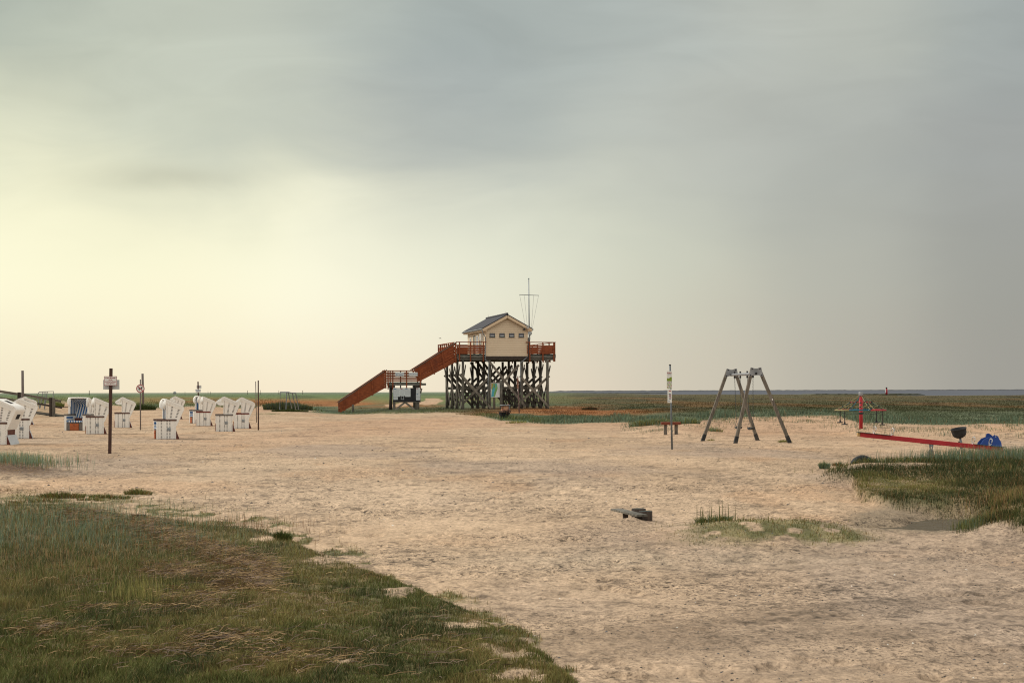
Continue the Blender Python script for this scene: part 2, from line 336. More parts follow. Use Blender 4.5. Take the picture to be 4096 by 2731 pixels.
# ------------------------------------------------------------------ sky and sun
def make_world():
    w = bpy.data.worlds.new('World'); SC.world = w; w.use_nodes = True; nt = w.node_tree; N = nt.nodes; L = nt.links
    bg = N['Background']
    def mth(op, a, b=None, c=None, clamp=False):
        n = N.new('ShaderNodeMath'); n.operation = op; n.use_clamp = clamp
        for i, x in enumerate((a, b, c)):
            if x is None: continue
            if isinstance(x, (int, float)): n.inputs[i].default_value = x
            else: L.new(x, n.inputs[i])
        return n.outputs[0]
    def vm(op, a, b=None, sc=None):
        n = N.new('ShaderNodeVectorMath'); n.operation = op
        for i, x in enumerate((a, b)):
            if x is None: continue
            if isinstance(x, tuple): n.inputs[i].default_value = x
            else: L.new(x, n.inputs[i])
        if sc is not None:
            if isinstance(sc, (int, float)): n.inputs['Scale'].default_value = sc
            else: L.new(sc, n.inputs['Scale'])
        return n
    tc = N.new('ShaderNodeTexCoord'); nv = vm('NORMALIZE', tc.outputs['Generated']).outputs[0]
    sp = N.new('ShaderNodeSeparateXYZ'); L.new(nv, sp.inputs[0])
    y = mth('MAXIMUM', sp.outputs[1], 0.15)
    A = mth('DIVIDE', sp.outputs[0], y); E = mth('DIVIDE', sp.outputs[2], y)
    cb = N.new('ShaderNodeCombineXYZ'); L.new(A, cb.inputs[0]); L.new(E, cb.inputs[1]); p = cb.outputs[0]
    # cloud drift: warp the sky with broad noise running up to the right
    mp = N.new('ShaderNodeMapping'); mp.inputs['Rotation'].default_value = (0, 0, -0.25); mp.inputs['Scale'].default_value = (3.0, 7.5, 1); L.new(p, mp.inputs[0])
    n1 = N.new('ShaderNodeTexNoise'); n1.inputs['Scale'].default_value = 2.6; n1.inputs['Detail'].default_value = 5; n1.inputs['Roughness'].default_value = 0.5; n1.inputs['Distortion'].default_value = 0.6; L.new(mp.outputs[0], n1.inputs['Vector'])
    wv = vm('SUBTRACT', n1.outputs['Color'], (0.5, 0.5, 0.5)).outputs[0]
    fadeW = mth('MULTIPLY', mth('SUBTRACT', E, 0.01), 9.0, clamp=True)
    wv = vm('SCALE', wv, sc=mth('MULTIPLY', fadeW, 0.06)).outputs[0]
    q = vm('ADD', p, wv).outputs[0]
    sm = N.new('ShaderNodeMapping'); sm.inputs['Scale'].default_value = (1, 1.25, 0); L.new(q, sm.inputs[0]); q = sm.outputs[0]
    pts = [(-500, 80, (182, 190, 178)), (60, 60, (170, 179, 168)), (380, 60, (192, 198, 184)), (620, 110, (199, 204, 190)), (800, 40, (184, 191, 182)), (1000, 110, (160, 170, 168)), (1130, 90, (154, 165, 163)), (1225, 50, (186, 192, 186)), (1420, 60, (167, 177, 175)), (1680, 90, (188, 192, 184)), (1950, 80, (184, 188, 178)), (2300, 60, (163, 171, 169)), (2800, 60, (152, 158, 157)),
           (-500, 330, (236, 236, 206)), (60, 290, (230, 231, 204)), (300, 230, (203, 208, 190)), (640, 260, (198, 203, 189)), (960, 260, (168, 175, 176)), (1150, 180, (158, 168, 167)), (1020, 280, (168, 175, 176)), (1350, 250, (194, 198, 189)), (1650, 280, (189, 192, 184)), (1950, 270, (172, 176, 171)), (2320, 280, (163, 167, 165)), (2900, 280, (152, 155, 152)),
           (60, 440, (250, 247, 212)), (400, 350, (196, 201, 186)), (560, 510, (245, 243, 211)), (260, 520, (250, 247, 212)), (850, 410, (214, 215, 195)), (1150, 420, (214, 216, 199)), (1500, 460, (198, 201, 188)), (1900, 440, (174, 177, 170)), (2320, 480, (162, 164, 160)),
           (-500, 640, (255, 252, 220)), (60, 620, (262, 258, 224)), (420, 620, (262, 258, 224)), (700, 620, (266, 263, 236)), (880, 630, (250, 248, 222)), (1020, 610, (238, 239, 218)), (1230, 620, (230, 232, 210)), (1500, 640, (206, 208, 190)), (1900, 620, (184, 185, 173)), (2320, 660, (159, 160, 152)), (2900, 660, (152, 153, 148)),
           (-500, 870, (244, 231, 198)), (60, 860, (245, 232, 202)), (450, 860, (247, 231, 201)), (850, 860, (247, 231, 204)), (1250, 860, (233, 217, 194)), (1600, 850, (208, 199, 180)), (1950, 850, (183, 178, 165)), (2330, 860, (161, 158, 150)), (2900, 860, (152, 149, 145))]
    W_ = None; C_ = None; s2 = -1.0/(2*0.042**2)
    for (ud, vd, c) in pts:
        a = (ud*1.7415-2048)/F; e = (1565-vd*1.7415)/F
        d = vm('DISTANCE', q, (a, e*1.25, 0.0)).outputs['Value']
        g = mth('EXPONENT', mth('MULTIPLY', mth('MULTIPLY', d, d), s2))
        cs = vm('SCALE', s2l(c), sc=g).outputs[0]
        W_ = g if W_ is None else mth('ADD', W_, g)
        C_ = cs if C_ is None else vm('ADD', C_, cs).outputs[0]
    dflt = (0.92, 0.90, 0.85); k = 0.012
    C_ = vm('ADD', C_, tuple(k*x for x in dflt)).outputs[0]; W_ = mth('ADD', W_, k)
    col = vm('SCALE', C_, sc=mth('DIVIDE', 1.0, W_)).outputs[0]
    # wispy structure
    mp2 = N.new('ShaderNodeMapping'); mp2.inputs['Rotation'].default_value = (0, 0, 0.22); mp2.inputs['Scale'].default_value = (2.2, 8.0, 1); L.new(p, mp2.inputs[0])
    n2 = N.new('ShaderNodeTexNoise'); n2.inputs['Scale'].default_value = 4.0; n2.inputs['Detail'].default_value = 7; n2.inputs['Roughness'].default_value = 0.52; n2.inputs['Distortion'].default_value = 0.9; L.new(mp2.outputs[0], n2.inputs['Vector'])
    hi = mth('MULTIPLY', mth('SUBTRACT', E, 0.07), 8.0, clamp=True)
    md = mth('MULTIPLY_ADD', mth('MULTIPLY', mth('SUBTRACT', n2.outputs['Fac'], 0.5), hi), 0.26, 1.0)
    col = vm('SCALE', col, sc=md).outputs[0]
    # thin streak of darker cloud at the left
    mp3 = N.new('ShaderNodeMapping'); a0 = (370*1.7415-2048)/F; e0 = (1565-404*1.7415)/F
    tr = vm('SUBTRACT', vm('ADD', p, vm('SCALE', wv, sc=0.35).outputs[0]).outputs[0], (a0, e0, 0)).outputs[0]
    mp3.inputs['Rotation'].default_value = (0, 0, 0.17); mp3.inputs['Scale'].default_value = (1/0.048, 1/0.0075, 0); L.new(tr, mp3.inputs[0])
    ln = vm('LENGTH', mp3.outputs[0]).outputs['Value']; gs = mth('EXPONENT', mth('MULTIPLY', mth('MULTIPLY', ln, ln), -1.0))
    gs = mth('MULTIPLY', gs, mth('MULTIPLY', n2.outputs['Fac'], 0.75))
    col = vm('SCALE', col, sc=mth('SUBTRACT', 1.0, mth('MULTIPLY', gs, 0.50))).outputs[0]
    # a little clear Nishita sky mixed through the cloud
    sky = N.new('ShaderNodeTexSky'); sky.sky_type = 'NISHITA'; sky.sun_disc = False; sky.sun_elevation = math.radians(38); sky.sun_rotation = math.radians(-62); sky.air_density = 1; sky.dust_density = 3
    s_ = vm('SCALE', sky.outputs[0], sc=0.06).outputs[0]
    mx = N.new('ShaderNodeMix'); mx.data_type = 'RGBA'; mx.inputs[0].default_value = 0.03; L.new(col, mx.inputs[6]); L.new(s_, mx.inputs[7])
    L.new(mx.outputs[2], bg.inputs['Color']); bg.inputs['Strength'].default_value = 1.0
    w.cycles.sampling_method = 'MANUAL'; w.cycles.sample_map_resolution = 512
make_world()
sl = bpy.data.lights.new('sun', 'SUN'); sl.energy = 2.2; sl.angle = math.radians(10); sl.color = (1, 0.95, 0.86)
so = bpy.data.objects.new('sun', sl); COL.objects.link(so)
_az = math.radians(-75); _el = math.radians(40)
_d = Vector((math.sin(_az)*math.cos(_el), math.cos(_az)*math.cos(_el), math.sin(_el)))
so.rotation_euler = _d.to_track_quat('Z', 'Y').to_euler(); so.location = (0, 0, 60)
# ------------------------------------------------------------------ terrain
def lerp(a, b, t): return a*(1-t)+b*t
def colr(c): return np.array(c)[None, :]
def ground_tint(X, Y):
    u, v = flat_px(X, Y); mb = marsh_b(u)
    n = lambda sx, sy, sd, o=4: fbm(X/sx, Y/sy, sd, o)[:, None]
    d = Y[:, None]
    base = lerp(colr((0.47, 0.365, 0.255)), colr((0.40, 0.305, 0.21)), sst(n(3.0, 6, 51), 0.35, 0.65))
    base = lerp(base, colr((0.52, 0.42, 0.31)), 0.7*blob(u, v, 1500, 1990, 1300, 95)[:, None])
    base = lerp(base, colr((0.345, 0.275, 0.205)), 0.9*(blob(u, v, 3300, 2580, 1500, 340)[:, None]))      # damper, greyer corner
    far = sst(Y, 38, 75)[:, None]
    base = lerp(base, colr((0.43, 0.285, 0.185)), far*0.6*sst(n(9, 30, 55), 0.35, 0.62))                # orange crust far out
    base = lerp(base, colr((0.44, 0.29, 0.175)), 0.42*sst(n(2.2, 5, 57), 0.58, 0.72))
    base = lerp(base, colr((0.31, 0.26, 0.215)), 0.55*sst(n(5, 13, 59), 0.56, 0.7)*sst(v, 1700, 1790)[:, None])
    # elongated dark stains, trampled dirt
    reg = sst(n(2.2, 3.5, 65, 4), 0.34, 0.64); reg = 0.25+0.75*reg
    base = base*np.array([[1.0, 0.925, 0.86]])
    for (sx, sy, a, sd) in ((0.035, 0.05, .34, 61), (0.075, 0.11, .34, 62), (0.15, 0.22, .32, 63), (0.33, 0.42, .26, 64), (0.8, 1.1, .16, 66)):
        q = vnoise(X/sx+sd, Y/sy, sd)[:, None]; w = sst(sx*F/Y, 3.0, 9.0)[:, None]*(1-0.6*sst(sx*F/Y, 90, 260)[:, None])
        q2 = 0.6*q+0.4*vnoise(X/sx*2.1, Y/sy*2.3+sd, sd+100)[:, None]
        base = base*(1-1.1*a*reg*w*sst(q2, 0.60, 0.85)+0.16*w*(0.5-q2))
    # broad trampled tracks sweeping across the foreground
    a_ = 0.5; tx = X*np.cos(a_)+Y*np.sin(a_); ty = -X*np.sin(a_)+Y*np.cos(a_)
    tr = fbm(tx/5.0, ty/0.55, 75, 4)[:, None]; fg = sst(v, 2080, 2260)[:, None]
    base = base*(1-0.18*fg*sst(tr, 0.52, 0.66)+0.06*fg*sst(1-tr, 0.52, 0.66))
    dp = (blob(u, v, 2850, 2520, 420, 70)+0.7*blob(u, v, 3750, 2600, 500, 90)+0.8*blob(u, v, 2150, 2330, 260, 50))[:, None]
    base = lerp(base, base*np.array([[0.84, 0.83, 0.82]]), np.clip(dp, 0, 1)*sst(n(0.7, 1.1, 77), 0.38, 0.58))
    sm = (0.9*blob(u, v, 2500, 2230, 800, 45)+0.5*blob(u, v, 900, 1880, 900, 40))[:, None]
    base = lerp(base, colr((0.435, 0.345, 0.245)), np.clip(sm, 0, 1)*0.5)
    # wet margin of the pool
    wet = sst(blob(u, v, 3740, 2075, 330, 52, 2.5), 0.12, 0.5)[:, None]
    base = lerp(base, colr((0.22, 0.17, 0.115)), wet*0.9)
    # soil under grass
    g = np.maximum(meadow_cover(X, Y, u, v), mound_cover(X, Y, u, v))[:, None]
    soil = lerp(colr((0.095, 0.09, 0.034)), colr((0.19, 0.14, 0.07)), sst(n(0.5, 0.9, 71), 0.42, 0.62))
    base = lerp(base, soil, g*0.93)
    oth = patch_cover(X, Y, u, v)[:, None]
    base = lerp(base, lerp(colr((0.20, 0.17, 0.08)), colr((0.10, 0.10, 0.038)), sst(n(.3, .7, 72), .4, .6)), np.clip(oth*1.3, 0, .92))
    lit = (blob(u, v, 20, 1893, 190, 17, 3))[:, None]
    base = lerp(base, colr((0.13, 0.085, 0.055)), np.clip(lit*1.3, 0, 1))
    m = marsh_cover(X, Y, u, v)[:, None]
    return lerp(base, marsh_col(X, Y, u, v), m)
def marsh_cover(X, Y, u, v):
    nz = (fbm(X/3.0, Y/9.0, 81, 4)-0.5)*16
    m = 1-sst(v+nz, marsh_b(u)-5, marsh_b(u)+3)
    # bare sand showing: path beyond the stairs, bank strip left
    pv = v+(fbm(u/60, v/9, 83, 3)-0.5)*14
    m = m*(1-sst(blob(u, pv, 1675, 1612, 85, 8, 3)+0.9*blob(u, pv, 1600, 1621, 70, 5, 3)+blob(u, pv, 1735, 1601, 40, 6, 3), 0.4, 0.55))
    m = m*(1-0.9*sst(blob(u, v, 1335, 1650, 60, 7, 3), .4, .7))
    return m
def marsh_col(X, Y, u, v):
    L = 1-sst(u, 1900, 2500)[:, None]           # greener on the left, olive brown on the right
    dv = (v-vh(u))[:, None]
    lf = lerp(colr((0.105, 0.155, 0.058)), colr((0.145, 0.165, 0.06)), sst(dv, 15, 30))
    lf = lerp(lf, colr((0.08, 0.12, 0.065)), sst(dv, 38, 60))
    rt = lerp(colr((0.080, 0.068, 0.026)), colr((0.055, 0.057, 0.019)), sst(dv, 30, 70))
    rt = lerp(rt, colr((0.10, 0.12, 0.065)), sst(dv, 85, 110))
    c = lerp(rt, lf, L)
    px = u/260; py = v/9.0
    ob = fbm(px, py, 91, 4)[:, None]; ob2 = fbm(X/8, Y/60, 93, 4)[:, None]
    orange = colr((0.29, 0.115, 0.036))
    oz = 0.95*blob(u, v, 1180, 1612, 330, 14, 3)+0.55*blob(u, v, 720, 1600, 200, 13)+0.9*blob(u, v, 2230, 1648, 430, 19, 3.2)+0.6*blob(u, v, 1650, 1625, 150, 10)+0.5*blob(u, v, 1400, 1622, 120, 10)
    oz = oz[:, None]
    c = lerp(c, orange, np.clip(oz*sst(ob, 0.25, 0.5)+0.28*sst(ob2, 0.56, 0.70)*sst(dv, 14, 22), 0, 0.9))
    dk = fbm(u/150+5, v/6.0, 95, 4)[:, None]
    c = c*(1-0.40*sst(dk, 0.55, 0.72)); c = c*(0.82+0.36*fbm(X/1.2, Y/12, 97, 3)[:, None])
    c = lerp(c, colr((0.045, 0.055, 0.022)), 0.75*np.clip(blob(u, v, 1650, 1640, 330, 9, 4)+0.8*blob(u, v, 2560, 1632, 160, 6, 4), 0, 1)[:, None])  # shade under stairs and stilt house painted in, plus a dark strip further right
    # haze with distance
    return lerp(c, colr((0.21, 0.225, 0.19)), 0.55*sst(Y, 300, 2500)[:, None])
def meadow_cover(X, Y, u, v):
    nz = (fbm(X/0.5, Y/1.0, 101, 4)-0.5)*46
    m = sst(v+nz, meadow_b(u)-10, meadow_b(u)+14)
    bare = fbm(X/0.5, Y/0.9, 103, 4)-0.16*(1-sst(u+0.0*v, 700, 1250))
    ed = (1-sst(v, meadow_b(u)+60, meadow_b(u)+150))*sst(u, 800, 1100)*(1-sst(u, 1450, 1750))
    m = m*(1-0.92*sst(bare+0.07*ed, 0.67, 0.75))
    return m
def mound_cover(X, Y, u, v):
    nz = (fbm(X/0.7, Y/1.8, 111, 4)-0.5)*20
    m = mound_mask(u, v+nz)
    top = blob(u, v, 3560, 1905, 230, 14, 3)+0.6*blob(u, v, 3900, 1905, 120, 10)
    m = m*(1-0.85*sst(top*(0.6+0.8*fbm(X/.5, Y/1., 113, 3)), 0.35, 0.65))*(0.15+0.85*sst(u+160*(fbm(X/.6, Y/1.5, 115, 3)-.5), 3290, 3440))
    r = sst(v+nz, 1990, 2020)*(1-sst(v+nz*0.7, 2085+0.28*(u-3900), 2125+0.28*(u-3900)))*sst(u, 3850, 3960)
    return np.maximum(m, r)
def patch_cover(X, Y, u, v):
    nz = 0.35+1.3*fbm(X/0.35, Y/0.8, 121, 4)
    p = blob(u, v, 3030, 2130, 290, 40, 3)+0.8*blob(u, v, 3330, 2150, 140, 22)
    p = p+0.9*blob(u, v, 210, 1997, 140, 13, 3)+0.9*blob(u, v, 420, 1995, 90, 14)+0.9*blob(u, v, 560, 1975, 45, 10)+0.6*blob(u, v, 420, 2022, 260, 20)+0.4*blob(u, v, 60, 1990, 120, 30)
    p = p+0.8*blob(u, v, 1090, 1655, 55, 4)+0.9*blob(u, v, 1500, 1650, 200, 4, 3)+0.5*blob(u, v, 40, 1640, 250, 30)
    mbd = meadow_b(u); p = p+1.6*np.exp(-((v-mbd+28)/26)**2)*sst(fbm(X/0.45, Y/0.8, 125, 3), 0.52, 0.60)*(v > 2000)
    return np.clip(p*nz, 0, 1)*sst(fbm(X/0.25, Y/0.5, 123, 3), 0.33, 0.5)

def far_edge(u):   # distance at which the land gives way to the sea
    vv = np.interp(u, [2100, 2250, 2500, 2650, 3300, 3700, 4096, 5700], [1565.5, 1568.5, 1573.5, 1577.5, 1577.5, 1583, 1580, 1580])
    return CH*F/np.maximum(vv-vh(u), 1.95)
def build_terrain():
    us = np.concatenate([np.linspace(-42000, -1800, 24), np.arange(-1500, 5600, 6.0), np.linspace(5900, 46000, 24)])
    vs = np.concatenate([np.linspace(7800, 3300, 22), np.arange(3200, 2760, -12), np.arange(2760, 1900, -2.2), np.arange(1900, 1600, -1.5), np.arange(1600, 1570, -1.0), np.array([1569.5, 1569, 1568.5, 1568, 1567.6, 1567.2, 1566.9])])
    U, V = np.meshgrid(us, vs)
    Y = CH*F/(V-1565.0); X = (U-2048)/F*Y
    fe = far_edge(U)
    Yc = np.where(U > 2100, np.minimum(Y, fe+0*Y), Y); X = X*(Yc/Y); Y = Yc
    Z = height(X, Y)
    Z = np.where((U > 2100) & (Y >= fe*0.999), -0.3, np.where(U > 2100, Z, Z))
    nr, nc = U.shape
    co_ = np.stack([X, Y, Z], -1).reshape(-1, 3)
    col = np.zeros((nr*nc, 3)); xf = X.ravel(); yf = Y.ravel()
    for i in range(0, nr*nc, 200000):
        j = min(nr*nc, i+200000); col[i:j] = ground_tint(xf[i:j], yf[i:j])
    idx = np.arange(nr*nc).reshape(nr, nc)
    quads = np.stack([idx[:-1, :-1], idx[:-1, 1:], idx[1:, 1:], idx[1:, :-1]], -1).reshape(-1, 4)
    uf, vf = flat_px(xf, yf); mk = marsh_cover(xf, yf, uf, vf)
    ym = Y.ravel()
    # drop collapsed cells beyond the land edge
    keep = (np.abs(ym[quads[:, 2]]-ym[quads[:, 1]]) > 1e-4) | (np.abs(ym[quads[:, 3]]-ym[quads[:, 0]]) > 1e-4)
    quads = quads[keep]; q = mk[quads].mean(1) > 0.5
    for name, sel in (('beach', ~q), ('salt_marsh', q)):
        qs = quads[sel]; used = np.unique(qs); rm = np.full(nr*nc, -1); rm[used] = np.arange(len(used))
        o = np_mesh(name, co_[used], rm[qs], M['ground'], col[used]); tag(o, kind='structure')
        o.data.polygons.foreach_set('use_smooth', np.ones(len(qs), bool))
def np_mesh(name, co_, quads, m, col=None, tris=None):
    me = bpy.data.meshes.new(name); me.vertices.add(len(co_)); me.vertices.foreach_set('co', np.ascontiguousarray(co_, np.float32).ravel())
    nq = len(quads); ntr = 0 if tris is None else len(tris)
    loops = np.ascontiguousarray(quads, np.int32).ravel()
    if ntr: loops = np.concatenate([loops, np.ascontiguousarray(tris, np.int32).ravel()])
    me.loops.add(len(loops)); me.loops.foreach_set('vertex_index', loops)
    me.polygons.add(nq+ntr)
    st = np.concatenate([np.arange(nq)*4, nq*4+np.arange(ntr)*3]).astype(np.int32); me.polygons.foreach_set('loop_start', st)
    me.update(calc_edges=True)
    if col is not None:
        a = me.color_attributes.new('tint', 'FLOAT_COLOR', 'POINT')
        a.data.foreach_set('color', np.concatenate([col, np.ones((len(col), 1))], 1).astype(np.float32).ravel())
    me.materials.append(m); o = bpy.data.objects.new(name, me); COL.objects.link(o); return o
def vc_mat(name, rough=0.95, bump=0.0, bscale=60, trans=0.0, spec=0.15):
    m = bpy.data.materials.new(name); m.use_nodes = True; nt = m.node_tree; N = nt.nodes; L = nt.links; b = N['Principled BSDF']
    b.inputs['Roughness'].default_value = rough; b.inputs['Specular IOR Level'].default_value = spec
    at = N.new('ShaderNodeAttribute'); at.attribute_name = 'tint'
    tc = N.new('ShaderNodeTexCoord'); n = N.new('ShaderNodeTexNoise'); n.inputs['Scale'].default_value = bscale; n.inputs['Detail'].default_value = 3
    L.new(tc.outputs['Object'], n.inputs['Vector'])
    mr = N.new('ShaderNodeMapRange'); mr.inputs[1].default_value = 0.3; mr.inputs[2].default_value = 0.7; mr.inputs[3].default_value = 0.80; mr.inputs[4].default_value = 1.18; L.new(n.outputs['Fac'], mr.inputs[0])
    mx = N.new('ShaderNodeVectorMath'); mx.operation = 'SCALE'; L.new(at.outputs['Color'], mx.inputs[0]); L.new(mr.outputs[0], mx.inputs['Scale'])
    L.new(mx.outputs[0], b.inputs['Base Color'])
    if bump:
        bp = N.new('ShaderNodeBump'); bp.inputs['Strength'].default_value = bump; bp.inputs['Distance'].default_value = 0.02; L.new(n.outputs['Fac'], bp.inputs['Height']); L.new(bp.outputs[0], b.inputs['Normal'])
    return m
def ground_mat():
    m = vc_mat('sand_and_soil', bump=0.0, bscale=22); nt = m.node_tree; N = nt.nodes; L = nt.links; b = N['Principled BSDF']
    src = b.inputs['Base Color'].links[0].from_socket; tc = N.new('ShaderNodeTexCoord'); hgt = None
    reg = N.new('ShaderNodeTexNoise'); reg.inputs['Scale'].default_value = 0.38; reg.inputs['Detail'].default_value = 5; reg.inputs['Roughness'].default_value = 0.6; L.new(tc.outputs['Object'], reg.inputs['Vector'])
    rr = N.new('ShaderNodeMapRange'); rr.inputs[1].default_value = 0.40; rr.inputs[2].default_value = 0.62; rr.inputs[3].default_value = 0.12; rr.inputs[4].default_value = 1.15; L.new(reg.outputs['Fac'], rr.inputs[0])
    for (sc, lo, hi, amt) in ((55, .53, .67, .55), (24, .54, .67, .62), (10, .56, .67, .58), (4.2, .58, .70, .36)):
        mp = N.new('ShaderNodeMapping'); mp.inputs['Scale'].default_value = (1, 0.7, 1); mp.inputs['Location'].default_value = (sc, sc*.3, 0); mp.inputs['Rotation'].default_value = (0, 0, .3 if sc == 10 else -.2); L.new(tc.outputs['Object'], mp.inputs[0])
        n = N.new('ShaderNodeTexNoise'); n.inputs['Scale'].default_value = sc; n.inputs['Detail'].default_value = 2.5; n.inputs['Roughness'].default_value = 0.6; L.new(mp.outputs[0], n.inputs['Vector'])
        r = N.new('ShaderNodeMapRange'); r.interpolation_type = 'SMOOTHSTEP'; r.inputs[1].default_value = lo; r.inputs[2].default_value = hi; r.inputs[3].default_value = 0; r.inputs[4].default_value = amt; L.new(n.outputs['Fac'], r.inputs[0])
        a = N.new('ShaderNodeMath'); a.operation = 'MULTIPLY'; L.new(r.outputs[0], a.inputs[0]); L.new(rr.outputs[0], a.inputs[1])
        o = N.new('ShaderNodeMath'); o.operation = 'SUBTRACT'; o.inputs[0].default_value = 1.0; L.new(a.outputs[0], o.inputs[1])
        l2 = N.new('ShaderNodeMapRange'); l2.inputs[1].default_value = 0.3; l2.inputs[2].default_value = 0.55; l2.inputs[3].default_value = 1.10; l2.inputs[4].default_value = 1.0; L.new(n.outputs['Fac'], l2.inputs[0])
        o2 = N.new('ShaderNodeMath'); o2.operation = 'MULTIPLY'; L.new(o.outputs[0], o2.inputs[0]); L.new(l2.outputs[0], o2.inputs[1])
        # dark crumbs keep a warm brown tone
        cc = N.new('ShaderNodeVectorMath'); cc.operation = 'SCALE'; L.new(src, cc.inputs[0]); L.new(o2.outputs[0], cc.inputs['Scale']); src = cc.outputs[0]
        hh = N.new('ShaderNodeMath'); hh.operation = 'MULTIPLY'; L.new(n.outputs['Fac'], hh.inputs[0]); hh.inputs[1].default_value = min(1, 8/sc)
        if hgt is None: hgt = hh.outputs[0]
        else: ad = N.new('ShaderNodeMath'); ad.operation = 'ADD'; L.new(hgt, ad.inputs[0]); L.new(hh.outputs[0], ad.inputs[1]); hgt = ad.outputs[0]
    L.new(src, b.inputs['Base Color'])
    bp = N.new('ShaderNodeBump'); bp.inputs['Strength'].default_value = 0.8; bp.inputs['Distance'].default_value = 0.05; L.new(hgt, bp.inputs['Height']); L.new(bp.outputs[0], b.inputs['Normal'])
    return m
M['ground'] = ground_mat()
M['blade'] = vc_mat('grass_blade', rough=0.7, bscale=9, spec=0.2)
build_terrain()
def flat(name, x0, x1, y0, y1, z, m, kind='structure'):
    me = bpy.data.meshes.new(name); me.from_pydata([(x0, y0, z), (x1, y0, z), (x1, y1, z), (x0, y1, z)], [], [(0, 1, 2, 3)]); me.materials.append(m)
    o = bpy.data.objects.new(name, me); COL.objects.link(o); return tag(o, kind=kind)
M['sand_plain'] = mat('plain_sand', (0.44, 0.34, 0.24), (0.38, 0.29, 0.2), 2, bump=0.3)
flat('ground', -400, 400, -400, 1.9, -0.01, M['sand_plain'])
def water_mat(name, c, c2, rough, scale, bump, stretch=(1, 1, 1)):
    m = mat(name, c, c2, scale, stretch, rough, bump, spec=0.5); return m
M['sea'] = water_mat('sea_water', (0.135, 0.143, 0.158), (0.105, 0.112, 0.128), 1.0, 0.02, 0.3, (1, 0.25, 1))
M['sea'].node_tree.nodes['Principled BSDF'].inputs['Specular IOR Level'].default_value = 0.0
def sea():
    ys = np.array([350, 700, 1500, 4000, 12000, 40000.]); a, b = -0.02, 1.2
    vs = [(a*y if y > 600 else a*y, y, -0.15) for y in ys]+[(b*y, y, -0.15) for y in ys]; n = len(ys)
    me = bpy.data.meshes.new('sea_water'); me.from_pydata(vs, [], [(i, n+i, n+i+1, i+1) for i in range(n-1)]); me.materials.append(M['sea'])
    o = bpy.data.objects.new('sea_water', me); COL.objects.link(o); tag(o, kind='structure')
sea()
# spit of marsh land and far coast
def strip(name, u0, u1, v, Y, h, m, seed, kind='structure', n=160, base=-0.2):
    vs = []; fs = []
    for i in range(n+1):
        u = u0+(u1-u0)*i/n; p = W(u, v, Y)
        e = min(1, i/10, (n-i)/10); hh = h*e*(0.45+0.9*float(fbm(np.array([i*0.23]), np.array([0.3]), seed, 3)[0]))
        vs += [(p.x, p.y, base), (p.x, p.y, base+0.2+hh), (p.x, p.y+30, base+0.2+hh*0.8)]
    for i in range(n): a = 3*i; fs += [(a, a+3, a+4, a+1), (a+1, a+4, a+5, a+2)]
    me = bpy.data.meshes.new(name); me.from_pydata(vs, [], fs); me.materials.append(m); o = bpy.data.objects.new(name, me); COL.objects.link(o); return tag(o, kind=kind)
M['spit'] = mat('spit_grass', (0.085, 0.085, 0.04), (0.055, 0.06, 0.03), 0.1)
M['coast'] = mat('hazy_coast', (0.25, 0.25, 0.25), (0.20, 0.205, 0.21), 0.002)
strip('far_spit', 2140, 2690, 1570, 1250, 0.35, M['spit'], 5)
strip('near_spit', 3230, 3700, 1575, 640, 0.45, M['spit'], 8)
strip('distant_coast', 2200, 5200, 1560, 14000, 7.0, M['coast'], 11, n=700)
def pool():
    m = bpy.data.materials.new('pool_water'); m.use_nodes = True; nt = m.node_tree; N = nt.nodes; L = nt.links; b = N['Principled BSDF']
    b.inputs['Base Color'].default_value = (0.055, 0.045, 0.026, 1); b.inputs['Roughness'].default_value = 0.10; b.inputs['IOR'].default_value = 1.2; b.inputs['Specular IOR Level'].default_value = 0.5
    tc = N.new('ShaderNodeTexCoord'); n = N.new('ShaderNodeTexNoise'); n.inputs['Scale'].default_value = 9; n.inputs['Detail'].default_value = 4; mp = N.new('ShaderNodeMapping'); mp.inputs['Scale'].default_value = (0.6, 1.6, 1)
    L.new(tc.outputs['Object'], mp.inputs[0]); L.new(mp.outputs[0], n.inputs['Vector'])
    bp = N.new('ShaderNodeBump'); bp.inputs['Strength'].default_value = 0.9; bp.inputs['Distance'].default_value = 0.08; L.new(n.outputs['Fac'], bp.inputs['Height']); L.new(bp.outputs[0], b.inputs['Normal'])
    b.inputs['Base Color'].default_value = (0.085, 0.066, 0.036, 1); b.inputs['Roughness'].default_value = 0.6
    gl = N.new('ShaderNodeBsdfGlossy'); gl.inputs['Roughness'].default_value = 0.10; gl.inputs['Color'].default_value = (.9, .9, .9, 1); L.new(bp.outputs[0], gl.inputs['Normal'])
    b.inputs['Specular IOR Level'].default_value = 0.0
    ms = N.new('ShaderNodeMixShader'); ms.inputs[0].default_value = 0.13; L.new(b.outputs[0], ms.inputs[1]); L.new(gl.outputs[0], ms.inputs[2]); L.new(ms.outputs[0], N['Material Output'].inputs['Surface'])
    a = G(3380, 2100, 0); c = G(3990, 2060, 0)
    flat('pool_water', a.x, c.x+0.6, 20.2, 27.5, -0.115, m)
pool()

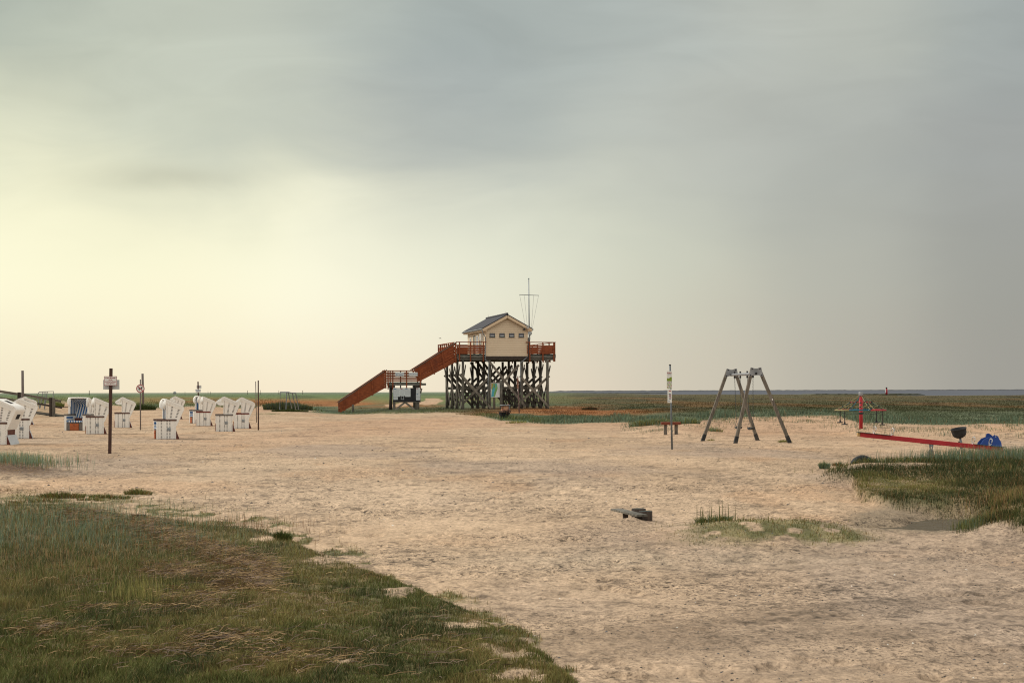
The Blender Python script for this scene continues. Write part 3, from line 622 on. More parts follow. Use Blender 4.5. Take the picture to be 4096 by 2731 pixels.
# ------------------------------------------------------------------ blades of grass as real geometry
def blades(name, P, H, Wd, lean, ang, C, tipmul=1.25, drop=0.0):
    """P Nx3 roots, H heights, Wd widths, lean horizontal tip offset, ang facing, C Nx3 colours"""
    n = len(P); face = rng.uniform(-0.9, 0.9, n)
    rx = np.cos(face); ry = np.sin(face); lx = np.cos(ang)*lean; ly = np.sin(ang)*lean
    V_ = np.zeros((n, 5, 3)); hw = Wd/2
    V_[:, 0] = P-np.stack([rx*hw, ry*hw, 0.02+0*hw], 1); V_[:, 1] = P+np.stack([rx*hw, ry*hw, -0.02+0*hw], 1)
    mid = P+np.stack([lx*0.35, ly*0.35, H*0.6], 1); V_[:, 2] = mid+np.stack([rx*hw*0.75, ry*hw*0.75, 0*hw], 1); V_[:, 3] = mid-np.stack([rx*hw*0.75, ry*hw*0.75, 0*hw], 1)
    V_[:, 4] = P+np.stack([lx, ly, H*(1-drop)], 1)
    b = np.arange(n)[:, None]*5
    q = b+np.array([[0, 1, 2, 3]]); t = b+np.array([[3, 2, 4]])
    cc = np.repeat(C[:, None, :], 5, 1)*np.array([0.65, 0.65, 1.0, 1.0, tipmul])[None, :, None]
    return np_mesh(name, V_.reshape(-1, 3), q, M['blade'], cc.reshape(-1, 3), t)
def scatter_px(n, u0, u1, v0, v1, p=1.0):
    """random spots over the ground, as many per bit of view near and far"""
    u = rng.uniform(u0, u1, n); v = v0+(v1-v0)*rng.uniform(0, 1, n)**p
    Y = CH*F/(v-vh(u)); X = (u-2048)/F*Y; return X, Y, u, v
def root(X, Y): return np.stack([X, Y, height(X, Y)], 1)
GREEN = np.array((0.105, 0.118, 0.030)); OLIVE = np.array((0.20, 0.175, 0.055)); BLUEG = np.array((0.13, 0.18, 0.115)); TAN = np.array((0.31, 0.205, 0.095)); RUST = np.array((0.24, 0.12, 0.045)); DARK = np.array((0.045, 0.062, 0.018))
def mixc(*args):
    out = args[0]
    for c, w in args[1:]: out = out*(1-w[:, None])+c[None, :]*w[:, None]
    return out
# meadow in the foreground
def meadow():
    X, Y, u, v = scatter_px(430000, -700, 2700, 1990, 3050, 1.0)
    c = meadow_cover(X, Y, u, v); k = rng.uniform(0, 1, len(X)) < c*1.0
    X, Y, u, v = X[k], Y[k], u[k], v[k]; n = len(X)
    big = fbm(X/1.1, Y/1.8, 131, 4); mid = fbm(X/0.4, Y/0.6, 133, 3); r = rng.uniform(0, 1, n)
    tuft = sst(fbm(X/0.16, Y/0.22, 135, 2), 0.35, 0.7)
    C = np.repeat(GREEN[None], n, 0)
    C = mixc(C, (OLIVE, sst(big, 0.42, 0.62)*0.9), (DARK, sst(mid, 0.5, 0.68)*0.75), (RUST, (r > 0.80)*0.45*sst(big, 0.3, 0.6)), (TAN, (r > 0.93)*0.75))
    reedz = blob(u, v, 350, 2130, 720, 110, 2.4); C = mixc(C, (BLUEG*0.8, reedz*(rng.uniform(0, 1, n) < 0.5)*0.8))
    tz = blob(u, v, 300, 2260, 650, 110); C = mixc(C, (TAN, tz*(r > 0.72)*0.8))
    C *= rng.uniform(0.5, 1.5, n)[:, None]
    H = (0.022+0.034*tuft)*rng.uniform(0.4, 1.4, n)*(1+0.6*(1-sst(u, 600, 1500)))
    H *= np.where(v > meadow_b(u)+30, 1.0, 0.7)
    wd = np.maximum(0.0035, 0.42*Y/1625)*rng.uniform(0.6, 1.2, n)
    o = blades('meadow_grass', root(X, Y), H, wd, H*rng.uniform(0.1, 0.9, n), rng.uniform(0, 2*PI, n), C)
    tag(o, 'dark green short meadow grass filling the lower left foreground', 'grass', kind='stuff')
meadow()
def tall(name, n, cu, cv, ru, rv, hmin, hmax, cols, ws, label, p=2.0, lean=0.35, wpx=0.34, seed=1, clump=0.0, cat='grass', lk=None, mask=None):
    X, Y, u, v = scatter_px(n*3, cu-2*ru, cu+2*ru, cv-2*rv, cv+2*rv)
    w = blob(u, v, cu, cv, ru, rv, p)
    if clump: w = w*sst(fbm(X/clump, Y/clump/0.6, 150+seed, 3), 0.38, 0.62)
    if mask is not None: w = w*mask(X, Y, u, v)
    k = rng.uniform(0, 1, len(X)) < w; X, Y, u, v = X[k][:n], Y[k][:n], u[k][:n], v[k][:n]; m = len(X)
    if m == 0: return None
    ci = rng.choice(len(cols), m, p=ws); C = np.array(cols)[ci]*rng.uniform(0.65, 1.35, m)[:, None]
    H = rng.uniform(hmin, hmax, m); wd = np.maximum(0.003, wpx*Y/1625)*rng.uniform(0.7, 1.2, m)
    o = blades(name, root(X, Y), H, wd, H*rng.uniform(0.05, lean, m), rng.uniform(0, 2*PI, m), C)
    return tag(o, label, cat, kind='stuff')
tall('marram_grass', 7500, 230, 2130, 480, 75, 0.07, 0.19, [BLUEG*1.2, BLUEG*1.6, GREEN, TAN], [.42, .25, .15, .18], 'tall blue-green dune grass along the upper left edge of the meadow', 2.4)
tall('seed_grass', 3600, 260, 2240, 620, 120, 0.06, 0.15, [TAN, RUST, OLIVE*1.3, TAN*1.2], [.4, .25, .15, .2], 'straw-coloured seeding grass stalks behind the lower left meadow', 2.2)
tall('seed_grass', 520, 900, 2110, 330, 25, 0.06, 0.17, [TAN, RUST, TAN*0.8], [.5, .25, .25], 'thin pale stalks standing against the sand on the far meadow edge', 2.2, lean=0.3, wpx=0.30)
tall('marram_grass', 3600, 10, 1866, 190, 18, 0.12, 0.34, [BLUEG*1.4, BLUEG*1.8, GREEN*1.6, TAN*1.2], [.45, .25, .15, .15], 'blue-green dune grass on the small sand dune at the left edge', 2.2)
tall('yellow_grass', 900, 560, 2420, 90, 34, 0.08, 0.20, [OLIVE*1.7, GREEN*1.4, TAN], [.6, .25, .15], 'brighter yellow-green grass tuft in the middle of the meadow', 2)
# mound on the right
def mound():
    X, Y, u, v = scatter_px(210000, 3150, 5200, 1855, 2260)
    c = mound_cover(X, Y, u, v); k = rng.uniform(0, 1, len(X)) < c; X, Y, u, v = X[k], Y[k], u[k], v[k]; n = len(X)
    big = fbm(X/1.6, Y/3.5, 161, 4); mid = fbm(X/0.6, Y/1.4, 163, 3); r = rng.uniform(0, 1, n)
    C = np.repeat((GREEN*0.8)[None], n, 0)
    flatz = blob(u, v, 3580, 1985, 210, 22, 2.5)
    C = mixc(C, (DARK*0.8, sst(big, 0.40, 0.6)*0.85), (OLIVE*1.25, flatz*0.85), (TAN, (r > 0.90)*0.65), (RUST, (r < 0.05+0.25*blob(u, v, 4080, 2020, 150, 40))*0.8))
    C *= rng.uniform(0.6, 1.4, n)[:, None]
    H = rng.uniform(0.02, 0.07, n)*(1+1.1*sst(mid, 0.45, 0.65))*(1-0.6*flatz)*(1+0.15*sst(u, 3700, 4000))
    wd = np.maximum(0.004, 0.42*Y/1625)*rng.uniform(0.6, 1.2, n)
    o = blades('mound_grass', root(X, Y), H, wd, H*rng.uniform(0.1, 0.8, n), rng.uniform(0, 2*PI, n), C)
    tag(o, 'dark green grass covering the low mound behind the pool', 'grass', kind='stuff')
mound()
tall('ridge_grass', 11000, 4060, 1872, 400, 12, 0.13, 0.36, [BLUEG, BLUEG*1.25, GREEN*1.4, TAN], [.42, .28, .15, .15], 'tall blue-green grass on the ridge in front of the seesaw', 2.6)
tall('ridge_grass', 800, 3560, 1888, 200, 5, 0.05, 0.13, [GREEN*1.2, BLUEG, OLIVE], [.5, .2, .3], 'thin low grass on the mound crest right of the tyre', 2.6)
tall('reed_grass', 3200, 4060, 2065, 180, 42, 0.06, 0.20, [TAN, RUST, OLIVE*1.4, GREEN*1.3], [.35, .2, .2, .25], 'tan and rust coloured grass by the pool at the right edge', 2.2)
tall('bank_grass', 3200, 3885, 2100, 50, 26, 0.06, 0.17, [BLUEG, GREEN, DARK, OLIVE], [.3, .35, .15, .2], 'green grass hanging over the right bank of the pool', 2.2)
def patches():
    X, Y, u, v = scatter_px(330000, -300, 3700, 1960, 2740)
    c = patch_cover(X, Y, u, v); k = rng.uniform(0, 1, len(X)) < c*0.5; X, Y, u, v = X[k], Y[k], u[k], v[k]; n = len(X); r = rng.uniform(0, 1, n)
    C = np.repeat((OLIVE*1.0)[None], n, 0); C = mixc(C, (GREEN*0.9, (r < 0.30)*0.85), (RUST, (r > 0.75)*0.7), (TAN, (r > 0.9)*0.6)); C *= rng.uniform(0.6, 1.4, n)[:, None]
    H = rng.uniform(0.012, 0.05, n); wd = np.maximum(0.004, 0.45*Y/1625)
    o = blades('sparse_grass', root(X, Y), H, wd, H*rng.uniform(0.1, 1.0, n), rng.uniform(0, 2*PI, n), C)
    tag(o, 'sparse low plants growing in patches out of the bare sand', 'grass', kind='stuff')
patches()
# marsh: grass near its edge and clumps out to the distance
def marsh():
    X, Y, u, v = scatter_px(230000, -900, 5000, 1578, 1745, 1.0)
    c = marsh_cover(X, Y, u, v); fe = far_edge(u); k = (rng.uniform(0, 1, len(X)) < c) & ((u < 2100) | (Y < fe*0.93)); X, Y, u, v = X[k], Y[k], u[k], v[k]; n = len(X)
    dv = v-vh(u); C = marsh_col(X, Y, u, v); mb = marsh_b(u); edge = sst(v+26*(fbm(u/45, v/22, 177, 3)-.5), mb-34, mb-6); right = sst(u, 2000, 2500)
    r = rng.uniform(0, 1, n); orange = C[:, 0] > C[:, 1]*1.25
    C = mixc(C, (GREEN*1.5, edge*(r < 0.6)*0.7*(1-sst(u, 2050, 2350))*np.where(orange, 0.35, 1)), (BLUEG*1.1, edge*(r < 0.7)*0.75*sst(u, 2050, 2350)*np.where(orange, 0.35, 1)), (TAN, (r > 0.93)*0.6*edge))
    C *= rng.uniform(0.75, 1.3, n)[:, None]
    H = (0.07+0.17*edge)*(0.35+1.3*sst(fbm(X/1.6, Y/6, 178, 3), .35, .65))*rng.uniform(0.5, 1.3, n)*(1-0.3*(1-right)); H = H*np.where(Y > 250, 0.8, 1)*(1-0.65*sst(u, 1250, 1330)*(1-sst(u, 1850, 1950)))
    wd = 0.5*Y/1625*rng.uniform(0.7, 1.3, n)
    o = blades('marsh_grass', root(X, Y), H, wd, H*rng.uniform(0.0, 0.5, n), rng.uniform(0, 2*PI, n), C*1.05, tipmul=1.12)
    tag(o, 'green, olive and orange salt marsh grass stretching to the horizon', 'grass', kind='stuff')
marsh()
def fringe():
    X, Y, u, v = scatter_px(60000, 2480, 5000, 1650, 1760)
    mb = marsh_b(u); w = np.exp(-((v-mb-6)/22)**2)*sst(fbm(X/0.8, Y/2.5, 171, 3), 0.48, 0.62)
    k = rng.uniform(0, 1, len(X)) < w; X, Y, u, v = X[k], Y[k], u[k], v[k]; n = len(X)
    ci = rng.choice(4, n, p=[.45, .25, .15, .15]); C = np.array([BLUEG*.9, BLUEG*1.2, GREEN*1.4, TAN])[ci]*rng.uniform(0.7, 1.3, n)[:, None]
    H = rng.uniform(0.03, 0.16, n); o = blades('dune_grass', root(X, Y), H, 0.3*Y/1625*rng.uniform(.7, 1.2, n), H*rng.uniform(0, .5, n), rng.uniform(0, 2*PI, n), C)
    tag(o, 'loose blue-green dune grass on the sand bank behind the playground', 'grass', kind='stuff')
fringe()
# dry stalks lying on the meadow
def litter():
    path = [(330, 2085), (560, 2115), (640, 2160), (730, 2195), (860, 2225), (960, 2262), (1010, 2300), (930, 2345), (990, 2360), (700, 2310)]
    us = []; vs = []
    for (a, b) in path: k = 1000; us.append(rng.normal(a, 62, k)); vs.append(rng.normal(b, 17, k))
    for (a, b, su, sv, k) in [(760, 2430, 110, 22, 450), (500, 2480, 130, 12, 260), (230, 2580, 90, 14, 260), (900, 2600, 140, 18, 420), (620, 2660, 200, 16, 320), (1150, 2690, 220, 24, 320), (120, 2540, 120, 12, 160), (20, 1888, 100, 14, 700), (90, 1975, 90, 12, 120)]:
        us.append(rng.normal(a, su, k)); vs.append(rng.normal(b, sv, k))
    us.append(rng.uniform(-400, 2100, 900)); vs.append(rng.uniform(2300, 2760, 900))
    u = np.concatenate(us); v = np.concatenate(vs); Y = CH*F/(v-vh(u)); X = (u-2048)/F*Y; c = meadow_cover(X, Y, u, v); keep = (c > 0.3) | (v < 2000); X, Y = X[keep], Y[keep]; n = len(X)
    L_ = rng.uniform(0.03, 0.20, n); a = rng.uniform(0, 2*PI, n); dz = rng.uniform(0.0, 0.035, n)
    p = root(X, Y); p[:, 2] += 0.018+rng.uniform(0, 0.03, n)
    C = np.array([TAN*1.15, TAN*0.8, np.array((0.22, 0.155, 0.11)), np.array((0.12, 0.085, 0.06))])[rng.choice(4, n, p=[.3, .3, .28, .12])]*rng.uniform(.7, 1.25, n)[:, None]
    d = np.stack([np.cos(a), np.sin(a), 0*a], 1); s = np.stack([-np.sin(a), np.cos(a), 0*a], 1)*np.maximum(0.0022, 0.2*Y/1625)[:, None]/2
    s[:, 2] += 0.002; e = p+d*L_[:, None]; e[:, 2] += dz; mdl = (p+e)/2+np.stack([0*a, 0*a, rng.uniform(0, .02, n)], 1)
    V_ = np.stack([p-s, p+s, mdl+s, mdl-s, e+s*.5, e-s*.5], 1); b = np.arange(n)[:, None]*6
    q = np.concatenate([b+np.array([[0, 1, 2, 3]]), b+np.array([[3, 2, 4, 5]])])
    o = np_mesh('dry_stalks', V_.reshape(-1, 3), q, M['blade'], np.repeat(C, 6, 0))
    tag(o, 'dry brown washed-up stalks lying in drifts on the meadow', 'dry stalks', kind='stuff')
litter()
# seaweed crumbs, shells and pebbles on the sand
def crumbs():
    N_ = 60000; X, Y, u, v = scatter_px(N_, -700, 4800, 1715, 3000, 0.9)
    reg = sst(fbm(X/2.2, Y/4, 181, 3), 0.38, 0.66); reg2 = blob(u, v, 3850, 2290, 480, 110)+0.6*blob(u, v, 1500, 2030, 700, 80)
    ok = (meadow_cover(X, Y, u, v) < .2) & (mound_cover(X, Y, u, v) < .2) & (rng.uniform(0, 1, N_) < 0.12+0.55*reg+0.6*reg2) & (v > marsh_b(u)+30)
    X, Y, u, v = X[ok], Y[ok], u[ok], v[ok]; n = len(X); p = root(X, Y)
    big = rng.uniform(0, 1, n)**5; r = (0.006+0.020*big)*np.clip(Y/18, 0.7, 2.6)*rng.uniform(.6, 1.2, n); a = rng.uniform(0, PI, n)
    ca, sa = np.cos(a), np.sin(a); el = rng.uniform(0.3, 1.0, n); hh = r*rng.uniform(0.15, 0.6, n)
    dirs = [(1, 0), (0.3, 1), (-1, 0.3), (-0.5, -1), (0.6, -0.8)]
    V_ = np.zeros((n, 6, 3))
    for i, (dx, dy) in enumerate(dirs):
        jx = dx*r*rng.uniform(.6, 1.3, n); jy = dy*r*el*rng.uniform(.6, 1.3, n); V_[:, i, 0] = p[:, 0]+ca*jx-sa*jy; V_[:, i, 1] = p[:, 1]+sa*jx+ca*jy; V_[:, i, 2] = p[:, 2]-0.003
    V_[:, 5] = p+np.stack([0*r, 0*r, hh], 1)
    b = np.arange(n)[:, None]*6; t = np.concatenate([b+np.array([[i, (i+1) % 5, 5]]) for i in range(5)])
    C = np.array([(0.06, 0.05, 0.04), (0.12, 0.095, 0.07), (0.19, 0.14, 0.10), (0.085, 0.083, 0.085), (0.6, 0.57, 0.5)])[rng.choice(5, n, p=[.3, .3, .24, .13, .03])]*rng.uniform(.7, 1.3, n)[:, None]
    o = np_mesh('seaweed_crumbs', V_.reshape(-1, 3), np.zeros((0, 4), int), M['blade'], np.repeat(C, 6, 0), t)
    tag(o, 'dark seaweed crumbs, shell bits and pebbles strewn over the sand', 'debris', kind='stuff')
crumbs()

# single tufts one can point to
def tuft(u, v, r, h, n, cols, label, name='grass_tuft', spread=0.8, group=None, ratio=0.6, wpx=0.5):
    g = G(u, v); a = rng.uniform(0, 2*PI, n); q = np.sqrt(rng.uniform(0, 1, n)); X = g.x+r*q*np.cos(a); Y = g.y+r*q*np.sin(a)*ratio
    ci = rng.choice(len(cols), n); C = np.array(cols)[ci]*rng.uniform(.7, 1.35, n)[:, None]
    H = h*rng.uniform(0.45, 1.0, n)*(1.1-0.5*q); P = root(X, Y)-np.array([[g.x, g.y, g.z]])
    o = blades(name, P, H, np.maximum(0.004, wpx*g.y/1625)*rng.uniform(.7, 1.2, n), H*q*spread+0.01, a, C)
    o.location = g; return tag(o, label, 'shrub' if name == 'shrub' else 'grass tuft', group)
tuft(2855, 2085, 0.24, 0.13, 420, [GREEN*1.4, BLUEG, DARK*1.4, OLIVE], 'bushy grass tuft with upright dark spikes behind the plank and mound', spread=0.9)
def spikes(u, v, k, r, h, label, cols):
    g = G(u, v); X = g.x+rng.uniform(-r, r, k); Y = g.y+rng.uniform(-r*.5, r*.5, k); P = root(X, Y)-np.array([[g.x, g.y, g.z]])
    H = h*rng.uniform(.4, 1, k); C = np.array(cols)[rng.choice(len(cols), k)]; o = blades('plant_spikes', P, H, 0.95*g.y/1625*rng.uniform(.7, 1.1, k), 0.06*H, rng.uniform(0, 6.28, k), C)
    o.location = g; return tag(o, label, 'plant')
spikes(2865, 2090, 16, 0.26, 0.33, 'thin upright green plant spikes sticking out of the tuft on the small mound', [GREEN, BLUEG*.8, DARK*1.3])
spikes(3150, 2092, 12, 0.9, 0.09, 'few short seed spikes along the crest of the small mound', [GREEN, OLIVE])['kind'] = 'stuff'
tuft(1132, 2160, 0.085, 0.15, 900, [DARK*1.2, GREEN], 'small round dark green tuft at the tip of the meadow edge', spread=0.7, ratio=1)
tuft(3298, 1873, 0.11, 0.22, 420, [BLUEG, GREEN*1.4, BLUEG*1.2], 'blue-green grass tuft on the sand left of the tyre', spread=0.6)
tuft(3352, 1862, 0.13, 0.15, 160, [BLUEG*.8, GREEN, TAN], 'thin sparse tuft between the round tuft and the tyre', spread=0.8)
tuft(2843, 1762, 0.13, 0.07, 70, [GREEN*1.8, OLIVE*1.4], 'little tuft between the left legs of the swing', spread=1)
tuft(3140, 1768, 0.24, 0.11, 130, [GREEN*1.8, OLIVE*1.5, GREEN*1.3], 'low green tuft at the foot of the right swing leg', spread=1)
tuft(2860, 1712, 0.32, 0.25, 150, [BLUEG*1.3, GREEN*1.8, BLUEG*1.5, TAN], 'loose grass tuft on the sand bank behind the swing', spread=.7)
tuft(232, 1627, 0.75, 0.75, 700, [GREEN*1.7, GREEN*1.3], 'green shrub beyond the right end of the rail fence', 'shrub', spread=.4)
tuft(570, 1640, 1.3, 0.8, 900, [DARK, DARK*1.3], 'dark green mound of grass around the foot of the thick grey post', spread=.9)
tuft(1130, 1639, 1.9, 1.05, 1800, [BLUEG*.45, BLUEG*.6, GREEN*.8], 'dark green shrub standing behind the goal frame', 'shrub', spread=.45)
tuft(1190, 1638, 1.5, 0.8, 1300, [BLUEG*.5, GREEN*.75], 'second lower shrub right of the goal frame', 'shrub', spread=.45)
tuft(1160, 1646, 1.7, 0.30, 1100, [DARK, DARK*1.3, GREEN*.7], 'flat dark grass cushion under the goal frame', spread=.8)
tuft(1068, 1628, .5, 0.6, 300, [DARK, DARK*1.3], 'small dark bush left of the goal frame', 'shrub', spread=.45)
tuft(2062, 1692, .6, .2, 120, [GREEN*1.8, OLIVE*1.5], 'green tuft in front of the wire bin', spread=.8)
tuft(2740, 1694, .7, .4, 400, [BLUEG, BLUEG*1.3, GREEN*1.6], 'dense grass clump directly behind the bench', spread=.6)
tuft(2600, 1700, 1.0, .42, 900, [BLUEG, BLUEG*1.3, GREEN*1.6, OLIVE], 'broad grass clump left of the bench', spread=.6)
tuft(2358, 1640, .7, .45, 260, [np.array((.10, .05, .03)), DARK], 'dark brown bush in the orange marsh right of the stilt house', 'shrub', spread=.5)

for (u, v, r, h, n, lab) in ((130, 2004, .42, .07, 900, 'leftmost low green tuft on the sand strip behind the meadow'), (248, 1990, .36, .12, 1300, 'rounded dark green tuft behind the meadow, largest of its row'), (445, 1990, .36, .08, 900, 'flat olive tuft in the middle of the row behind the meadow'), (552, 1977, .24, .11, 800, 'small dark tuft at the right end of the row behind the meadow'), (365, 2000, .22, .06, 420, 'thin low tuft between the rounded and the flat tuft behind the meadow')):
    tuft(u, v, r, h*1.2, n//2, [GREEN, DARK*1.5, OLIVE, RUST*.8, GREEN*1.2], lab, spread=.6, ratio=.9, group='grass tufts on the sand strip behind the meadow')
# ------------------------------------------------------------------ stilt house: local frame, x along the front, y into depth
TH = math.radians(12.5); HD = 164.8
HO = Vector(((2025-2048)/F*HD, HD, 0.0))
HX = Vector((math.cos(TH), math.sin(TH), 0)); HY = Vector((-math.sin(TH), math.cos(TH), 0))
def hp(u, v, yl=0.0):
    """local (x, z) in the plane y=yl of the house frame seen at photo pixel (u, v)"""
    o = HO+HY*yl; t = (u-2048)/F
    x = (t*o.y-o.x)/(HX.x-t*HX.y); D = o.y+x*HX.y
    return x, CH+(vh(u)-v)/F*D
def hroot(name, off, label, cat, group=None):
    p = HO+HX*off[0]+HY*off[1]+Vector((0, 0, off[2])); return empty(name, p, TH, label, cat, group)
def U(u, yl=0.0): return hp(u, 1500, yl)[0]
def Zf(u, v, yl=0.0): return hp(u, v, yl)[1]

def build_house():
    R = hroot('stilt_house', (0, 0, 0), 'cream gabled hut with slate roof on a railed platform of tall timber stilts', 'stilt house')
    piles_x = [U(1852), U(1960), U(2087), U(2190)]; rows = [0, 3.05, 6.1, 9.15]; ztop = Zf(2000, 1441)
    for j, y in enumerate(rows):
        for i, x in enumerate(piles_x):
            b = MB(); lx = random.uniform(-.05, .05); r = random.uniform(.135, .16)
            zt = ztop if not (i in (1, 2) and j == 0) else Zf(2000, 1434)
            b.tube([(x+lx, y, -0.4), (x+lx*.6, y, 1.2), (x, y+.02, 3.0), (x, y, zt)], r*1.08, 10, r2=r*.92, wob=.05); b.build('pile', M['wood_pile' if j == 0 or i == 0 else 'pile_shaded'], R, smooth=True)
    # X bracing across the front rows
    bays = [[(1841, 1496, 1962, 1634), (1955, 1511, 1857, 1604)],
            [(1952, 1441, 2099, 1625), (2078, 1459, 1965, 1578)],
            [(2078, 1503, 2194, 1627), (2200, 1503, 2086, 1600)]]
    for j, y in enumerate(rows):
        for (a, c) in bays:
            for k, (u0, v0, u1, v1) in enumerate((a, c)):
                x0, z0 = hp(u0, v0); x1, z1 = hp(u1, v1)
                if k: z1 -= 0.15
                dy = -0.20 if k == 0 else -0.20+0.42
                jx = random.uniform(-.05, .05) if j else 0; jz = random.uniform(-.06, .06) if j else 0
                b = MB(); b.bar((x0+jx, y+dy, z0+jz), (x1+jx, y+dy, max(z1+jz, 0.1)), 0.06, 0.235, up=(0, 0, 1))
                b.build('brace', M['wood_brace' if j == 0 else 'brace_shaded'], R)
    # side bracing running into depth, one pair per bay and pile row, tops running past the piles
    for i, x in enumerate(piles_x):
        for j in range(3):
            y0 = rows[j]; y1 = rows[j+1]
            for k in (0, 1):
                b = MB(); s = -0.21 if k == 0 else 0.21; e = random.uniform(-.1, .15)
                if k == 0: p0 = (x+s, y0-.1, 0.12+.1*e); p1 = (x+s, y1+.25, 4.25+e)
                else: p0 = (x+s, y0-.35, 4.45+e); p1 = (x+s, y1+.1, 0.35)
                b.bar(p0, p1, 0.065, 0.21, up=(0, 0, 1)); b.build('brace', M['wood_grey'] if (i == 0 and k == 0) else M['brace_shaded'], R)
    # leftmost side has an extra pair of short diagonals
    for y in rows[:3]:
        b = MB(); b.bar((piles_x[0]-.30, y+.4, 3.55), (piles_x[0]+1.4, y+.4, 1.7), .06, .2); b.build('brace', M['wood_brace'], R)
    xl = U(1829); xr = U(2221); yb = 10.2
    for y in (rows[1]-.2, rows[3]-.2):
        b = MB(); b.bar((piles_x[0]-.1, y, 2.15), (piles_x[-1]+.1, y, 2.15), .12, .26); b.build('cross_beam', M['wood_pile'], R)
    # cap beams, joists and deck
    zb = Zf(2000, 1440); zc = Zf(2000, 1431); zd = Zf(2000, 1416.5)
    for y in rows:
        b = MB(); b.box(xl+.1, xr-.1, y-.16, y+.16, zb, zc); b.build('cap_beam', M['deck_wood'], R)
    for x in np.linspace(xl+.3, xr-.3, 11):
        b = MB(); b.box(x-.08, x+.08, -.12, yb-.1, zc+.002, zd-.12); b.build('joist', M['wood_pile'], R)
    b = MB(); b.box(xl, U(1941), -.25, yb, zd-.10, zd); b.box(U(2109), xr, -.25, yb, zd-.10, zd); b.box(U(1941), U(2109), 9.95, yb, zd-.10, zd); b.build('deck', M['green_dark'], R)
    for xa_, xb_ in ((xl, U(1941)), (U(2109), xr)): b = MB(); b.bar((xa_, -.24, zc+.13), (xb_, -.24, zc+.13), .07, .26); b.build('edge_beam', M['deck_wood'], R)
    x0 = U(1942); x1 = U(2108); z0 = Zf(2025, 1424.5); hw = (x1-x0)/2; xc = (x0+x1)/2
    ze = Zf(2025, 1318); zr = Zf(2025, 1257); L_ = 9.7; y0 = -.27
    b = MB(); b.bar((x0-.1, y0-.02, z0-.17), (x1+.1, y0-.02, z0-.17), .14, .30); b.build('sill_beam', M['wood_dark'], R)
    # house walls: gable prism without the roof
    slope = (zr-.10-ze)/(hw)
    wt = ze+.06
    b = MB(); b.prism([(x0, z0), (x1, z0), (x1, wt), (xc, zr-.16), (x0, wt)], y0, y0+L_)
    b.build('wall', M['siding'], R)
    for x in (x0, x1): b = MB(); b.box(x-.035, x+.035, y0-.03, y0+.07, z0, wt-.05); b.build('corner_board', M['cream'], R)
    # roof: two slopes, tiled, overhanging
    ov = .42; yo0 = y0-.38; yo1 = y0+L_+.5; xe0 = x0-ov; xe1 = x1+ov; zea = zr-(hw+ov)*((zr-.02-Zf(1928, 1313))/(hw+ov))
    roof = None
    for s, xe in ((0, xe0), (1, xe1)):
        nu = 14; vs = []; fs = []; ny = 46
        for a in range(nu+1):
            t = a/nu; x = xc+(xe-xc)*t; z = zr-(zr-zea)*t
            for c in range(ny+1):
                yy = yo0+(yo1-yo0)*c/ny; vs.append((x, yy, z+.022*(c % 2)+(-.0 if a % 2 else .0)))
        for a in range(nu):
            for c in range(ny): q = a*(ny+1)+c; fs.append((q, q+1, q+ny+2, q+ny+1))
        b = MB(); b.add(vs, fs); nv = len(vs)
        b.add([(x, y, z-.09) for x, y, z in vs], fs)
        b.bar((xe, yo0, zea-.04), (xe, yo1, zea-.04), .02, .09)
        b.bar((xc, yo0+.001, zr-.045), (xe, yo0+.001, zea-.045), .09, .02, up=(0, 1, 0))
        o = b.build('roof', M['roof'], R); roof = roof or o
    b = MB(); b.tube([(xc, yo0-.02+(yo1-yo0+.04)*t/24, zr+.03+(.025 if t % 2 else 0)) for t in range(25)], .10, 8); b.build('ridge_tiles', M['roof'], roof)
    for yy in (yo0+1.0, yo1-.8): b = MB(); b.tube([(xc+.05, yy, zr), (xc+.05, yy, zr+.35)], .012, 5); b.build('lightning_rod', M['zinc'], roof)
    # bargeboards and boxed eaves
    for xe in (xe0, xe1):
        b = MB(); dx = .0; b.bar((xc, yo0+.03, zr-.24), (xe, yo0+.03, zea-.22), .28, .05, up=(0, 1, 0)); b.build('bargeboard', M['cream'], R)
        s = 1 if xe < xc else -1; b = MB(); b.box(min(xe+.03*s, xe+.46*s), max(xe+.03*s, xe+.46*s), yo0+.06, yo1, zea-.33, zea-.10); b.build('eave_box', M['cream'], R)
        g = MB(); g.tube([(xe-.06*s, yo0, zea-.13), (xe-.06*s, yo1, zea-.13)], .075, 8); g.build('gutter', M['zinc'], R)
    # downpipes
    z1_ = zea-.2
    b = MB(); b.tube([(xe0-.02, yo0+.15, z1_), (xe0+.05, yo0+.15, z1_-.28), (x0-.07, y0-.08, z1_-.75), (x0-.07, y0-.08, z0-.05), (U(1937), y0-.1, Zf(1937, 1438)), (U(1953), y0-.1, Zf(1953, 1450)), (U(1950), y0-.1, Zf(1950, 1520)), (U(1947), y0-.1, .35)], .05, 8); b.build('downpipe', M['zinc'], R, smooth=True)
    b = MB(); b.tube([(xe1+.02, yo0+.15, z1_), (xe1-.05, yo0+.15, z1_-.35), (x1+.07, y0-.08, z1_-.8), (x1+.07, y0-.08, z0+.05), (U(2104), y0-.12, Zf(2104, 1431)), (U(2079), y0-.12, Zf(2079, 1452)), (U(2078), y0-.25, Zf(2078, 1465)), (U(2079), y0-.25, .25)], .055, 8); b.build('downpipe', M['zinc'], R, smooth=True)
